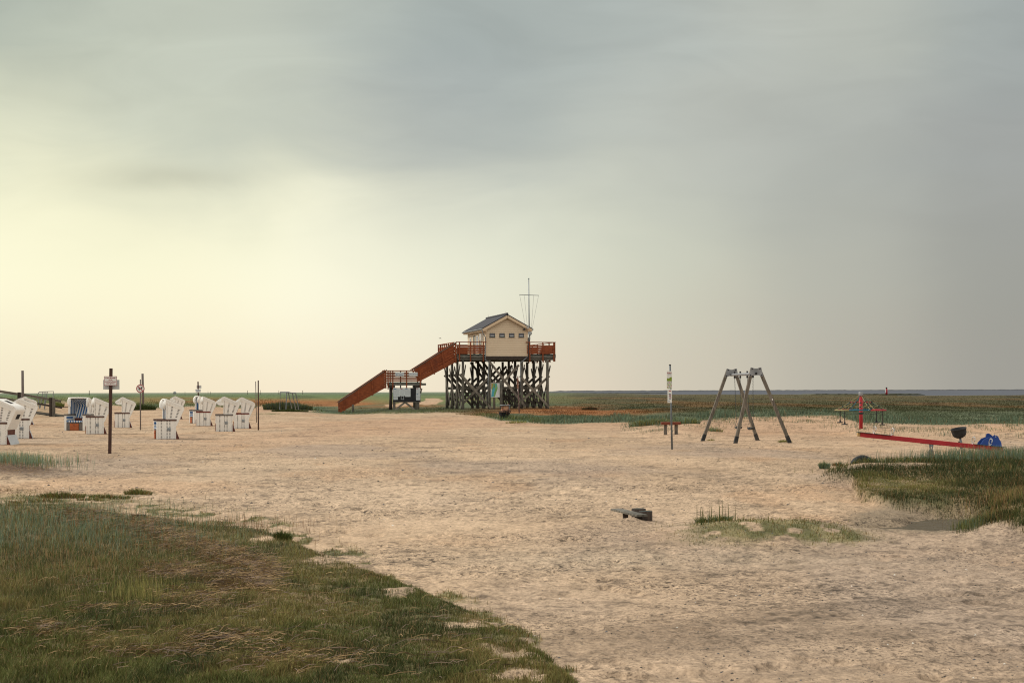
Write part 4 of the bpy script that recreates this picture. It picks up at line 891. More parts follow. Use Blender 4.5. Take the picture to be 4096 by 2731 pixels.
    # four small gable windows
    for (ua, ub) in ((1957, 1978), (1996, 2017), (2034.5, 2055.5), (2073, 2093.5)):
        xa, xb = U(ua), U(ub); za = Zf(2025, 1348.5); zz = Zf(2025, 1333)
        b = MB(); t = .055; yy = y0-.035
        b.box(xa, xb, yy, y0-.001, zz-t, zz); b.box(xa, xb, yy, y0-.001, za, za+t); b.box(xa, xa+t, yy, y0-.001, za+t, zz-t); b.box(xb-t, xb, yy, y0-.001, za+t, zz-t); b.box(xa-.04, xb+.04, yy-.04, y0-.002, za-.04, za)
        f = b.build('window', M['frame_grey'], R)
        b = MB(); b.box(xa+t, xb-t, y0-.02, y0-.003, za+t, zz-t); b.build('pane', M['glass'], f)
        b = MB(); b.box(xa+t+.03, xb-t-.03, y0-.03, y0-.021, za+t+.02, za+t+.10); b.build('blind', M['lightgrey'], f)
    # left side wall: doors and tall windows
    for (ya, yb2, h0, h1, fm, pm) in ((2.0, 2.9, .05, 2.05, 'frame_grey', 'glass'), (3.6, 4.5, .3, 2.0, 'white', 'grey_ink'), (5.2, 6.1, .05, 2.05, 'frame_grey', 'glass'), (7.4, 8.1, .5, 1.9, 'white', 'grey_ink')):
        b = MB(); t = .09; xx = x0; zz = zd
        b.box(xx-.05, xx-.001, ya, yb2, zz+h1-t, zz+h1); b.box(xx-.05, xx-.001, ya, yb2, zz+h0, zz+h0+t); b.box(xx-.05, xx-.001, ya, ya+t, zz+h0+t, zz+h1-t); b.box(xx-.05, xx-.001, yb2-t, yb2, zz+h0+t, zz+h1-t)
        f = b.build('door' if h0 < .1 else 'window', M[fm], R)
        b = MB(); b.box(xx-.03, xx-.002, ya+t, yb2-t, zz+h0+t, zz+h1-t); b.build('pane', M[pm], f)
        if h0 < .1: b = MB(); b.box(xx-.09, xx-.051, ya+.02, ya+.05, zz+1.0, zz+1.12); b.build('handle', M['steel'], f)
    b = MB(); b.box(x0-.30, x0-.002, 1.0, 1.5, zd+1.45, zd+2.1); b.build('wall_box', M['white'], R)
    # loudspeaker and lamp by the right eave
    b = MB(); xs, zs = hp(2103, 1310); mm = Matrix.Rotation(math.radians(78), 4, 'X') @ Matrix.Rotation(0.2, 4, 'Y')
    b.lathe([(.03, -.05), (.05, .05), (.10, .15), (.155, .22), (.13, .20), (.02, .02)], 18, (xs, y0-.3, zs), mm); b.bar((xs-.03, y0-.02, zs), (xs-.03, y0-.3, zs), .04, .04); b.build('loudspeaker', M['lightgrey'], R, smooth=True)
    b = MB(); xs, zs = hp(2094, 1318); b.box(xs-.10, xs+.09, y0-.22, y0-.04, zs-.08, zs+.07); b.bar((xs, y0-.005, zs), (xs, y0-.05, zs), .06, .06); b.build('lamp_box', M['frame_grey'], R)
    # railings
    zt = Zf(2000, 1368.5); zlow = Zf(2000, 1446)
    def railing(p0, p1, posts, hang=True, gap=.0):
        p0 = Vector(p0); p1 = Vector(p1); d = (p1-p0).normalized(); nrm = Vector((d.y, -d.x, 0))
        b = MB()
        for k in range(5):
            zz = zd+.13+k*.175; b.bar(p0+Vector((0, 0, zz)), p1+Vector((0, 0, zz)), .03, .148)
        r = b.build('railing', M['wood_red'], R)
        h = MB(); h.bar(p0-d*.12+Vector((0, 0, zt)), p1+d*.12+Vector((0, 0, zt)), .16, .07); h.build('handrail', M['wood_red'], r)
        for t in posts:
            q = p0+(p1-p0)*t+nrm*.075; pb = MB(); pb.bar(q+Vector((0, 0, zlow if hang else zd-.3)), q+Vector((0, 0, zt-.037)), .11, .11, up=d); pb.build('rail_post', M['wood_red'], r)
    yf = -.34; xL = U(1829, yf); xM = U(1941, yf); xN = U(2109, yf); xR = U(2218, yf)
    railing((xL, yf, 0), (xM, yf, 0), (.08, .47, .93))
    railing((xN, yf, 0), (xR, yf, 0), (.09, .57, .97))
    railing((xR+.03, yf+.05, 0), (xR+.03, yb, 0), (0.02, .25, .5, .75, .98))
    railing((xR, yb+.05, 0), (xL, yb+.05, 0), (.02, .2, .4, .6, .8, .98))
    railing((xL-.03, yb, 0), (xL-.03, 1.45, 0), (.02, .15, .29, .43, .57, .71, .85, .98))
    # short hanging board ends below the right corner
    for k in range(4):
        b = MB(); x = xR-.05; b.box(x-.04-.12*k, x+.04-.12*k, 1.2+1.6*k, 1.3+1.6*k, zlow-.05, zc); b.build('rail_post', M['wood_red'], R)
    # signal mast
    Y0 = 3.4; ub = 2118; xm, zm = hp(ub, 1366, Y0); xt, ztm = hp(2116.3, 1115, Y0)
    ms = hroot('signal_mast', (xm, Y0, zd), 'grey signal mast with crossbar and stays on the platform behind the cream hut', 'signal mast')
    off = (xm, Y0, zd)
    b = MB(); b.tube([(xm, Y0, zd), (xm-(xm-xt)*.5, Y0, (zd+ztm)/2), (xt, Y0, ztm)], .075, 10, r2=.045); b.build('pole', M['galv'], ms, True, off)
    b = MB(); b.lathe([(0, .06), (.075, .05), (.08, 0), (0, 0)], 10, (xt, Y0, ztm)); b.build('cap', M['teal'], ms, False, off)
    xa, za = hp(2078.5, 1178.5, Y0); xb, zb2 = hp(2156, 1181.5, Y0)
    b = MB(); b.tube([(xa, Y0, za), (xb, Y0, zb2)], .03, 8); b.build('crossbar', M['galv'], ms, False, off)
    xw, zw = hp(2122, 1366, Y0)
    for (uu, vv, ue, ve) in ((2080, 1180, 2105, 1320), (2098, 1180, 2112, 1325), (2136, 1181, 2126, 1320), (2155, 1182, 2120, 1366)):
        p0 = hp(uu, vv, Y0); p1 = hp(ue, ve, Y0); b = MB(); b.tube([(p0[0], Y0, p0[1]), (p1[0], Y0, p1[1])], .011, 4); b.build('stay', M['zinc'], ms, False, off)
    b = MB(); b.box(xm-.18, xm+.16, Y0-.15, Y0-.06, Zf(2112, 1337, Y0), Zf(2112, 1318, Y0)); b.build('junction_box', M['lightgrey'], ms, False, off)
    return zd, zt
zdeck, zrail = build_house()

def build_stairs():
    yn = -.36; yfar = 1.15; zg = -.28
    xg = U(1360, yn); off = (xg, yn, zg)
    R = hroot('staircase', off, 'rust-red wooden staircase with a middle landing leading up to the stilt house', 'staircase')
    def P(u, v, y=yn): x, z = hp(u, v, y); return Vector((x, y, z))
    # (top-left, top-right, bottom-left, bottom-right) of each near panel
    def flight(tl, tr, bl, br, gaps, posts, nsteps):
        root_ = None
        for y in (yn, yfar):
            dy = Vector((0, y-yn, 0)); a0, a1 = P(*tl)+dy, P(*tr)+dy; b0, b1 = P(*bl)+dy, P(*br)+dy; n = 7
            m = MB(); d = (a1-a0).normalized()
            for k in range(n):
                t0 = k/n; t1 = (k+((.60 if k < 5 else .97) if gaps else .94))/n
                pts = [a0.lerp(b0, t0), a1.lerp(b1, t0), a1.lerp(b1, t1), a0.lerp(b0, t1)]
                w = Vector((0, .035, 0)); vs = [p for p in pts]+[p+w for p in pts]; i = 0
                m.add(vs, [(0, 1, 2, 3), (7, 6, 5, 4), (0, 4, 5, 1), (1, 5, 6, 2), (2, 6, 7, 3), (3, 7, 4, 0)])
            o = m.build('side_panel', M['wood_red'], R, off=off)
            h = MB(); h.bar(a0-d*.15+Vector((0, 0.02, .04)), a1+d*.05+Vector((0, 0.02, .04)), .15, .055); h.build('handrail', M['wood_grey'] if y == yn else M['wood_red'], o, off=off)
            for t in posts:
                q = a0.lerp(a1, t)+Vector((0, -.05, -.06)); q2 = b0.lerp(b1, t)+Vector((0, -.05, -.08)); pm = MB(); pm.bar(q, q2, .11, .09, up=(0, 1, 0)); pm.build('rail_post', M['wood_red'], o, off=off)
        a0, a1 = P(*bl), P(*br); a0.z += .35; a1.z += .35
        for k in range(nsteps):
            p = a0.lerp(a1, (k+.5)/nsteps); m = MB(); m.box(p.x-.15, p.x+.15, yn+.04, yfar, p.z-.025, p.z+.025); m.build('step', M['wood_red'], R, off=off)
    flight((1359, 1607), (1546, 1481), (1360, 1650), (1546, 1549), False, (.10, .40, .70, .985), 15)
    flight((1655, 1478), (1827, 1369), (1683, 1523), (1827, 1447), True, (.02, .38, .66, .97), 15)
    zl = Zf(1620, 1528); x0 = U(1546, yn); x1 = U(1684, yn)
    b = MB(); b.box(x0-.1, x1+.1, yn+.02, yfar, zl-.10, zl); b.build('landing_deck', M['green_dark'], R, off=off)
    for y in (yn, yfar):
        b = MB(); b.bar((U(1557, yn), y, zl-.22), (U(1704, yn), y, zl-.22), .10, .22); b.build('edge_beam', M['deck_wood'], R, off=off)
    for uu in (1568, 1668): b = MB(); b.box(U(uu)-.25, U(uu)+.25, yn-.02, yfar+.1, zl-.56, zl-.335); b.build('cap_beam', M['wood_dark'], R, off=off)
    for (ut, ubm, y, vt) in ((1568, 1562, .0, 1548), (1662, 1661, .15, 1548), (1570, 1572, 1.1, 1548), (1678, 1680, 1.1, 1548)):
        p0 = P(ut, vt); p1 = P(ubm, 1639); b = MB(); b.tube([(p0.x, y, p0.z), ((p0.x+p1.x)/2, y, (p0.z+p1.z)/2), (p1.x, y, -.5)], .13, 10, r2=.155, wob=.04); b.build('pile', M['wood_dark'] if y == 0 else M['wood_pile'], R, True, off)
    # landing railing
    zt = Zf(1620, 1482.5)
    for y in (yn-.02, yfar+.02):
        b = MB()
        for k in range(6): zz = zt-.20-.16*k; b.bar((U(1548, yn), y, zz), (U(1683, yn), y, zz), .03, .118)
        o = b.build('railing', M['wood_red'], R, off=off)
        h = MB(); h.bar((U(1529 if y < 0 else 1545, yn), y, zt), (U(1684, yn), y, zt), .15, .075); h.build('handrail', M['wood_red'], o, off=off)
        for uu in ((1552, 1571, 1626, 1681) if y < 0 else (1612, 1570, 1680)):
            p = MB(); x = U(uu, yn); vb = 1558 if uu != 1552 else 1557; p.box(x-.055, x+.055, y-.09 if y < 0 else y+.02, y-.017 if y < 0 else y+.10, Zf(uu, vb), zt-.04); p.build('rail_post', M['wood_red'] if uu != 1612 else M['wood_dark'], o, off=off)
    # two notices on the landing rail
    for (ua, ub, lines) in ((1580.5, 1615.5, (('Gemeinde St. Peter-Ording', .085, .23), ('Badeaufsicht', .15, -.12))), (1634.5, 1669.5, (('Kurkartenmeldung', .125, 0.0),))):
        b = MB(); xa, xb = U(ua, yn), U(ub, yn); za, zb = Zf(1620, 1504), Zf(1620, 1489); b.box(xa, xb, yn-.15, yn-.125, za, zb)
        o = b.build('notice', M['white'], R, off=off)
        for (s, sz, dz) in lines: text(s, sz, M['blue_text'], o, ((xa+xb)/2-off[0], yn-.152-off[1], (za+zb)/2+dz*(zb-za)-off[2]), bold=.004)
    # stub post by the foot
    xs, _ = hp(1409, 1600); b = MB(); b.box(xs-.1, xs+.1, -.75, -.58, -.5, Zf(1409, 1617)); b.build('anchor_post', M['wood_grey'], R, off=off)
build_stairs()

def build_notice_board():
    y = -.95; off = (U(1620, y), y, -.1)
    R = hroot('notice_board', off, 'black notice board covered with white papers under the stair landing', 'notice board')
    xa, za = hp(1572, 1607, y); xb, zb = hp(1682, 1551, y)
    b = MB(); b.box(xa, xb, y, y+.05, za, zb); bd = b.build('board', M['black'], R, off=off)
    b = MB(); b.bar((xa-.03, y-.01, za-.03), (xb+.03, y-.01, za-.03), .07, .05); b.build('ledge', M['wood_grey'], R, off=off)
    for uu in (1577.5, 1673): x = U(uu, y); b = MB(); b.box(x-.12, x+.12, y+.051, y+.25, -.5, zb-.1); b.build('post', M['wood_grey'], R, off=off)
    for (u0, v0, u1, v1) in ((1622, 1607, 1573, 1646), (1622, 1609, 1658, 1638)):
        p = hp(u0, v0, y); q = hp(u1, v1, y); b = MB(); b.bar((p[0], y+.08, p[1]), (q[0], y+.08, q[1]), .06, .19); b.build('brace', M['wood_brace'], R, off=off)
    def paper(u0, v0, u1, v1, m='paper', lines=0, name='paper', head=None):
        p = hp(u0, v1, y); q = hp(u1, v0, y); b = MB(); b.box(p[0], q[0], y-.012, y-.002, p[1], q[1]); o = b.build(name, M[m], R, off=off)
        if lines:
            c = MB(); h = q[1]-p[1]
            for k in range(lines): 
                zz = q[1]-h*(.16+.80*k/lines); c.box(p[0]+.03, q[0]-.03-random.uniform(0, .12)*(q[0]-p[0]), y-.0135, y-.0122, zz-.012, zz+.006)
            c.build('printed_lines', M['grey_ink'], o, off=off)
            if head: c = MB(); c.box(p[0]+.04, p[0]+.45*(q[0]-p[0]), y-.0138, y-.0123, q[1]-.10, q[1]-.04); c.build('heading', M[head], o, off=off)
    paper(1573, 1552, 1600, 1586, lines=10, head='blue_text'); paper(1600.4, 1552, 1619.5, 1583, lines=9, head='red_text'); paper(1619.9, 1552, 1642, 1586.5, lines=10, head='blue_text')
    paper(1573.5, 1587, 1591, 1598.5, lines=4)
    paper(1664.5, 1551.5, 1680, 1572.5, lines=6, head='red_text'); paper(1664, 1573.5, 1681, 1587, lines=4, head='blue_text'); paper(1664, 1587.6, 1681, 1600, lines=4)
    p = hp(1604, 1597.5, y); q = hp(1615, 1583.5, y); b = MB(); t = .025
    b.box(p[0], q[0], y-.01, y-.002, q[1]-t, q[1]); b.box(p[0], q[0], y-.01, y-.002, p[1], p[1]+t); b.box(p[0], p[0]+t, y-.01, y-.002, p[1]+t, q[1]-t); b.box(q[0]-t, q[0], y-.01, y-.002, p[1]+t, q[1]-t)
    b.build('paper_frame', M['paper'], R, off=off)
    b = MB(); p = hp(1682, 1561, y); b.bar((p[0]+.02, y+.03, p[1]-.3), (p[0]+.14, y+.03, p[1]+.2), .05, .12); b.build('side_stay', M['wood_grey'], R, off=off)
build_notice_board()

def build_map_board():
    y = -2.6; off = (U(1981, y), y, 0)
    R = hroot('map_board', off, 'coloured coast map board on two wooden posts in front of the stilts', 'map board')
    xa, za = hp(1963.5, 1588.5, y); xb, zb = hp(1998.5, 1531, y); w = xb-xa; h = zb-za
    b = MB(); b.box(xa, xb, y, y+.05, za, zb); b.build('board', M['paper'], R, off=off)
    def ink(pts, m, name, k):
        c = MB(); c.prism([(xa+px*w, za+pz*h) for px, pz in pts], y-.004-.001*k, y-.0012-.001*k); c.build(name, M[m], R, off=off)
    ink([(.05, .04), (.45, .04), (.62, .35), (.78, .62), (.70, .96), (.30, .96), (.12, .60)], 'map_green', 'map_print', 0)
    ink([(.03, .03), (.28, .03), (.36, .30), (.50, .62), (.62, .80), (.66, .96), (.38, .96), (.28, .7), (.10, .35)], 'map_blue', 'map_print', 1)
    ink([(.03, .55), (.12, .62), (.30, .96), (.05, .96)], 'orange', 'map_print', 2)
    ink([(.36, .55), (.48, .75), (.54, .96), (.44, .96), (.34, .75)], 'grass_ink', 'map_print', 3)
    c = MB()
    for k in range(14): zz = za+h*(.9-.055*k); c.box(xa+.80*w, xa+(.86+.08*random.random())*w, y-.004, y-.0012, zz, zz+.02)
    c.build('printed_lines', M['grey_ink'], R, off=off)
    b = MB(); b.bar((xa-.03, y+.02, zb+.02), (xb+.03, y+.02, zb+.02), .09, .04); b.build('top_strip', M['wood_grey'], R, off=off)
    for uu, vt in ((1978, 1523), (2005.5, 1521.5)):
        x = U(uu, y); b = MB(); b.tube([(x, y+.17, -.4), (x, y+.17, 1.2), (x, y+.17, Zf(uu, vt, y))], .115 if uu < 2000 else .14, 10, wob=.03); b.build('post', M['wood_grey'] if uu < 2000 else M['wood_pile'], R, True, off)
build_map_board()
# ------------------------------------------------------------------ hooded beach chairs (front is -x)
W2 = 0.56
def chair_mesh(variant):
    """returns dict name -> (mesh object builder, material, parent part)"""
def make_chair(awn='out', cap='cap_brown'):
    R = empty('beach_chair', (0, 0, 0))
    x0 = -.37
    def sx(x): return x+x0
    for s in (-1, 1):
        b = MB(); ya, yb = (s*W2, s*(W2-.11)) if s > 0 else (-W2, -W2+.11)
        # wicker side with open-plait bands: split in columns so the bands are their own strips
        cuts = [0, .045, .06, .15, .205, .37, .42, .475, .525, .69, .705, .74]
        bands = [0, .6, 0, .9, 0, .9, 0, .9, 0, .5, 0]
        for c0, c1, bd in zip(cuts[:-1], cuts[1:], bands): b.box(sx(c0), sx(c1)-.0005, min(ya, yb), max(ya, yb), .02, .72, bd)
        sp = b.build('side_panel', M['wicker'], R)
        b = MB(); yc = (ya+yb)/2; b.box(sx(-.02), sx(.76), yc-.075, yc+.075, .722, .79); b.build('armrest', M[cap], R, bevel=.008)
        b = MB(); yo = s*(W2+.012); b.box(sx(.40), sx(.53), min(yo, yo-s*.02), max(yo, yo-s*.02), .335, .385); b.tube([(sx(.41), yo, .43), (sx(.41), yo+s*.04, .40), (sx(.52), yo+s*.04, .40), (sx(.52), yo, .43)], .012, 6); b.box(sx(.40), sx(.53), min(yo, yo-s*.02), max(yo, yo-s*.02), .40, .455)
        b.build('carry_handle', M['zinc'], R)
        b = MB(); b.box(sx(.02), sx(.72), yo-.10 if s > 0 else yo+.0, yo if s > 0 else yo+.10, 0.0, .0195); b.build('base_runner', M['red_brown'], R)
        # arm inside front, striped upholstery
        b = MB(); yi = s*(W2-.11); b.box(sx(.0), sx(.50), min(yi, yi-s*.03), max(yi, yi-s*.03), .40, .715); b.build('arm_cushion', M['stripe_z'], R, bevel=.01)
        b = MB(); b.prism([(sx(.742), .0), (sx(.87), .0), (sx(.745), .34)], s*W2-.02 if s > 0 else -W2, s*W2 if s > 0 else -W2+.02); b.build('foot_wedge', M['red_brown'], R)
    wi = W2-.112
    b = MB(); b.add([(sx(.752), -W2+.02, .34), (sx(.752), W2-.02, .34), (sx(.878), W2-.02, .005), (sx(.878), -W2+.02, .005), (sx(.745), -W2+.02, .34), (sx(.745), W2-.02, .34), (sx(.871), W2-.02, .005), (sx(.871), -W2+.02, .005)], [(0, 1, 2, 3), (7, 6, 5, 4), (0, 4, 5, 1), (2, 6, 7, 3), (0, 3, 7, 4), (1, 5, 6, 2)]); b.build('back_plate', M['lightgrey'], R)
    b = MB(); b.box(sx(.70), sx(.74), -wi, wi, .0, .60); b.build('back_board', M['red_brown'], R)
    b = MB(); b.box(sx(.02), sx(.70), -wi, wi, .36, .40); st = b.build('seat', M['cap_grey'], R)
    b = MB(); b.box(sx(-.01), sx(.66), -wi+.03, wi-.03, .401, .47); b.build('seat_cushion', M['stripe_y'], R, bevel=.02)
    b = MB(); b.box(sx(.0), sx(.03), -wi, -wi+.20, .03, .36); b.box(sx(.0), sx(.03), wi-.20, wi, .03, .36); b.build('front_board', M['cap_grey'], R)
    b = MB(); b.box(sx(-.03), sx(.30), -.24, .24, .03, .35); dr = b.build('footrest_drawer', M['drawer'], R)
    b = MB(); b.tube([(sx(-.036), -.03, .25), (sx(-.031), -.03, .25)], .018, 8); b.tube([(sx(-.036), .03, .25), (sx(-.031), .03, .25)], .018, 8); b.build('grip_hole', M['black'], dr)
    # hood: two sides, roof, back
    prof = [(.345, .80), (.345, 1.55), (.40, 1.575), (.95, 1.34), (1.02, 1.29), (1.055, 1.22), (1.05, 1.16), (.76, .52), (.70, .52), (.66, .64)]
    ho = MB(); wo = W2-.005; wn = wo-.07
    for s in (-1, 1):
        ya, yb = (wn, wo) if s > 0 else (-wo, -wn)
        P_ = [(sx(x), z) for x, z in prof]
        ho.prism(P_, ya, yb)
        # proud border ribs along roof edge and back edge, inner sunk field with two open bands
        yo = s*wo; e = s*.012
        for k in range(4):
            d = .028*k; a = Vector((sx(.355), yo+e/2, 1.545-d)); c = Vector((sx(.97), yo+e/2, 1.29-d*.9)); ho.bar(a, c, .014, .020, up=(0, 0, 1))
        ho.bar((sx(.36), yo+e/2, 1.415), (sx(.93), yo+e/2, 1.175), .03, .032)
        ho.bar((sx(.355), yo+e/2, .80), (sx(.355), yo+e/2, 1.54), .03, .022, up=(1, 0, 0))
        for (xa, za, xb, zb, w_) in ((.53, .82, .60, 1.31, .062), (.745, .86, .865, 1.20, .065), (.395, .82, .40, 1.39, .012)):
            n = 1; p, q = Vector((sx(xa), yo+s*.003, za)), Vector((sx(xb), yo+s*.003, zb)); ho.bar(p, q, .005, w_, up=(1, 0, 0), band=1)
    def sheet(path, y0, y1, t=.03):
        n = len(path); vs = []
        for (x, z) in path: vs += [(sx(x), y0, z), (sx(x), y1, z)]
        fs = [(2*i, 2*i+1, 2*i+3, 2*i+2) for i in range(n-1)]; return vs, fs
    roofp = [(.345, 1.56), (.40, 1.58), (.95, 1.345), (1.02, 1.295), (1.058, 1.225), (1.052, 1.16), (.762, .52)]
    inn = [(.345, 1.53), (.41, 1.535), (.92, 1.315), (.985, 1.27), (1.02, 1.21), (1.02, 1.17), (.735, .55)]
    n = len(roofp); vs = []
    for (x, z) in roofp: vs += [(sx(x), -wo+.0, z), (sx(x), wo-.0, z)]
    for (x, z) in inn: vs += [(sx(x), -wn, z), (sx(x), wn, z)]
    fs = [(2*i, 2*i+1, 2*i+3, 2*i+2) for i in range(n-1)]+[(2*n+2*i+2, 2*n+2*i+3, 2*n+2*i+1, 2*n+2*i) for i in range(n-1)]+[(0, 2*n, 2*n+1, 1), (2*n-2, 2*n-1, 4*n-1, 4*n-2)]
    ho.add(vs, fs); hood = ho.build('hood', M['wicker'], R)
    for q_ in hood.data.polygons: q_.use_smooth = False
    b = MB()   # vent slots in roof and back
    for k in range(5):
        y = -.16+.08*k; a = Vector((sx(1.0), y, 1.045))+Vector((.012, 0, 0)); c = Vector((sx(.925), y, .88))+Vector((.012, 0, 0)); b.bar(a, c, .04, .012, up=(1, 0, 0))
        a = Vector((sx(.55), y, 1.522)); c = Vector((sx(.78), y, 1.424)); b.bar(a, c, .022, .008)
    b.build('vent', M['black'], hood)
    # lining inside
    b = MB(); wl = wn-.003
    lin = [(.40, 1.50), (.90, 1.30), (.965, 1.25), (.995, 1.19), (.71, .56)]
    vs = []; 
    for (x, z) in lin: vs += [(sx(x), -wl, z), (sx(x), wl, z)]
    b.add(vs, [(2*i+2, 2*i+3, 2*i+1, 2*i) for i in range(len(lin)-1)]); b.build('lining', M['stripe_y'], hood)
    for s in (-1, 1):
        b = MB(); pl = [(sx(.36), .80), (sx(.36), 1.50), (sx(.88), 1.29), (sx(.97), 1.19), (sx(.70), .60)]; y = s*(wl-.001); b.prism(pl, min(y, y-s*.006), max(y, y-s*.006))
        b.build('side_lining', M['stripe_x'], hood)
    # awning cloth
    wa = wo-.01
    if awn == 'out':
        arc = [(.38, 1.578), (.27, 1.52), (.05, 1.365), (.02, 1.33), (.045, 1.27), (.12, 1.215), (.22, 1.185), (.345, 1.20)]
        nn = 11; m = len(arc); vs = []; fs = []
        for j in range(nn):
            y = -wa+2*wa*j/(nn-1)
            for i, (x, z) in enumerate(arc):
                sag = .022*math.sin(j*2.3+i*1.1)*(1 if 0 < i < 7 else 0); vs.append((sx(x)+sag*.7, y, z+sag))
        for j in range(nn-1):
            for i in range(m-1): a = j*m+i; fs.append((a, a+1, a+m+1, a+m))
        b = MB(); b.add(vs, fs)
        for s in (-1, 1):      # gathered side: a fan of folds to the hood edge
            fan = [(.35, y_) for y_ in (1.56, 1.40, 1.24)]
            k0 = len(b.v); pts = [(sx(x), s*wa, z) for x, z in arc]; c0 = (sx(.345), s*(wa-.03), 1.36)
            mids = [((sx(x)+c0[0])/2, s*(wa+(.02 if i % 2 else -.03)), (z+c0[2])/2) for i, (x, z) in enumerate(arc)]
            b.add(pts+mids+[c0], [(i, i+1, m+i+1, m+i) for i in range(m-1)]+[(m+i, m+i+1, 2*m) for i in range(m-1)])
        aw = b.build('awning', M['cloth'], R)
        aw.data.polygons.foreach_set('use_smooth', [len(p.vertices) == 4 for p in aw.data.polygons])
    else:
        b = MB(); b.tube([(sx(.335), -wa, 1.555), (sx(.325), -.2, 1.56), (sx(.325), .2, 1.56), (sx(.335), wa, 1.555)], .028, 8); b.build('awning', M['cloth'], R, True)
        for s in (-1, 1):
            prof2 = [(.36, 1.57), (.29, 1.55), (.24, 1.47), (.215, 1.37), (.22, 1.27), (.26, 1.19), (.33, 1.15)]; w_ = .11; vs = []; n_ = 5
            for j in range(n_):
                y = s*(wa-w_*j/(n_-1))
                for i, (x, z) in enumerate(prof2): xx = x+(.345-x)*(j/(n_-1))**1.5; vs.append((sx(xx)+.008*math.sin(3*i+j*2), y, z+.006*math.cos(i*2+j)))
            m = len(prof2); b = MB(); b.add(vs, [(j*m+i, j*m+i+1, (j+1)*m+i+1, (j+1)*m+i) for j in range(n_-1) for i in range(m-1)]+[tuple(range(m))]); b.build('awning_flap', M['cloth'], R, True)
    return R
protoA = make_chair('out', 'cap_brown'); protoB = make_chair('down', 'cap_brown')
usedA = usedB = False
CH_ = [  # centre column and row of the near side's foot, turn (deg), awning, cap, label
    (-17, 1779, 1, 'down', 'cap_brown', 'white hooded beach chair cut off by the left picture edge, its back and vent showing'),
    (77, 1753.6, 15.5, 'out', 'cap_brown', 'white wicker beach chair beside the cut-off one at the far left, awning folded out'),
    (96, 1698.5, 15, 'out', 'cap_brown', 'white beach chair farther back by the rail fence, mostly hidden behind another chair'),
    (334, 1721, 71, 'down', 'cap_grey', 'beach chair facing forward with open blue and white striped seat and orange footrest drawer'),
    (380, 1736, 14.5, 'down', 'cap_brown', 'white wicker beach chair side-on, standing in front of the striped open chair'),
    (488.5, 1710.4, 13, 'out', 'cap_brown', 'white beach chair with brown armrest standing just left of the no-dogs sign post'),
    (666, 1756.3, 18.5, 'down', 'cap_brown', 'nearest white wicker beach chair in the middle, blue stripes showing at its front'),
    (700, 1676, 12, 'out', 'cap_grey', 'farthest white beach chair, only its hood rising behind the nearest middle chair'),
    (799, 1692.5, 23, 'down', 'cap_grey', 'beach chair with small blue-striped front edge, half hidden on the left of the back row'),
    (813.6, 1703.5, 11, 'down', 'cap_red', 'white beach chair in the back row overlapping the half hidden striped one'),
    (896.5, 1726, 10.5, 'out', 'cap_grey', 'white beach chair with grey armrest and dark handle, front of the right-hand trio'),
    (965.7, 1713.5, 9.5, 'out', 'cap_red', 'rightmost white beach chair with red armrest, next to the dark thin posts'),
]
GRP = 'hooded wicker beach chairs'
for (u, v, r, aw, cap, lab) in CH_:
    g = G(u, v); ra = math.radians(r); away = Vector((math.sin(ra)*-1, math.cos(ra), 0))   # local +y
    if aw == 'out': o = protoA if not usedA else copy_tree(protoA); usedA = True
    else: o = protoB if not usedB else copy_tree(protoB); usedB = True
    k = W2 if r < 40 else 0.25
    p = g+away*k; o.location = (p.x, p.y, g.z-.01); o.rotation_euler = (0, 0, ra)
    tag(o, lab, 'beach chair', GRP)
    for c in children(o):
        if c.name.split('.')[0] == 'armrest' and cap != 'cap_brown': c.data = c.data.copy(); c.data.materials[0] = M[cap]
        if r > 40 and c.name.split('.')[0] == 'awning': c.scale = (1, 1, 1)

# ------------------------------------------------------------------ posts and signs
def at_px(root, u, v): 
    """local offset of a pixel in the upright plane through the root"""
    p = W(u, v, root.location.y); return p.x-root.location.x, p.z-root.location.z
def post(name, ub, vb, ut, vt, wpx, m, label, cat='post', shape='round', group=None, extra=0.3, vbase=None):
    g = G(ub, vb); R = empty(name, g, 0, label, cat, group); tx, tz = at_px(R, ut, vt); r = wpx/F*g.y/2
    b = MB()
    if shape == 'round': b.tube([(-tx*extra/tz, 0, -extra), (tx*.5, 0, tz*.5), (tx, 0, tz)], r*1.05, 10, r2=r*.97, wob=.02)
    else: b.bar((-tx*extra/tz, 0, -extra), (tx, 0, tz), 2*r, 2*r*.8, up=(0, 1, 0))
    b.build('post', M[m], R, shape == 'round'); return R
def sign_panel(R, u0, v0, u1, v1, y, m='white', name='sign_panel', t=.012, tilt=0):
    xa, zb = at_px(R, u0, v0); xb, za = at_px(R, u1, v1); b = MB(); b.box(xa, xb, y, y+t, za, zb); o = b.build(name, M[m], R); return o, (xa, xb, za, zb)
P1 = post('sign_post', 439, 1814, 444, 1473, 11.6, 'wood_brown', 'dark brown square post carrying a red-bordered notice about kites', 'sign post', 'square')
o, _ = sign_panel(P1, 411, 1519, 476, 1557, .05, 'lightgrey', 'rear_panel')
o, (xa, xb, za, zb) = sign_panel(P1, 417.8, 1504.5, 469.5, 1541.5, -.055, 'white')
def border(parent, xa, xb, za, zb, y, t, m):
    b = MB(); b.box(xa, xb, y-.003, y-.001, zb-t, zb); b.box(xa, xb, y-.003, y-.001, za, za+t); b.box(xa, xa+t, y-.003, y-.001, za+t, zb-t); b.box(xb-t, xb, y-.003, y-.001, za+t, zb-t); return b.build('border', M[m], parent)
border(o, xa, xb, za, zb, -.055, .011, 'red_text')
for i, s in enumerate(('In der Badestelle', 'ist das', 'Lenkdrachenfliegen', 'nicht erlaubt !')):
    text(s, .043, M['red_text'], o, ((xa+xb)/2, -.0575, zb-.052-.052*i), bold=.0008)
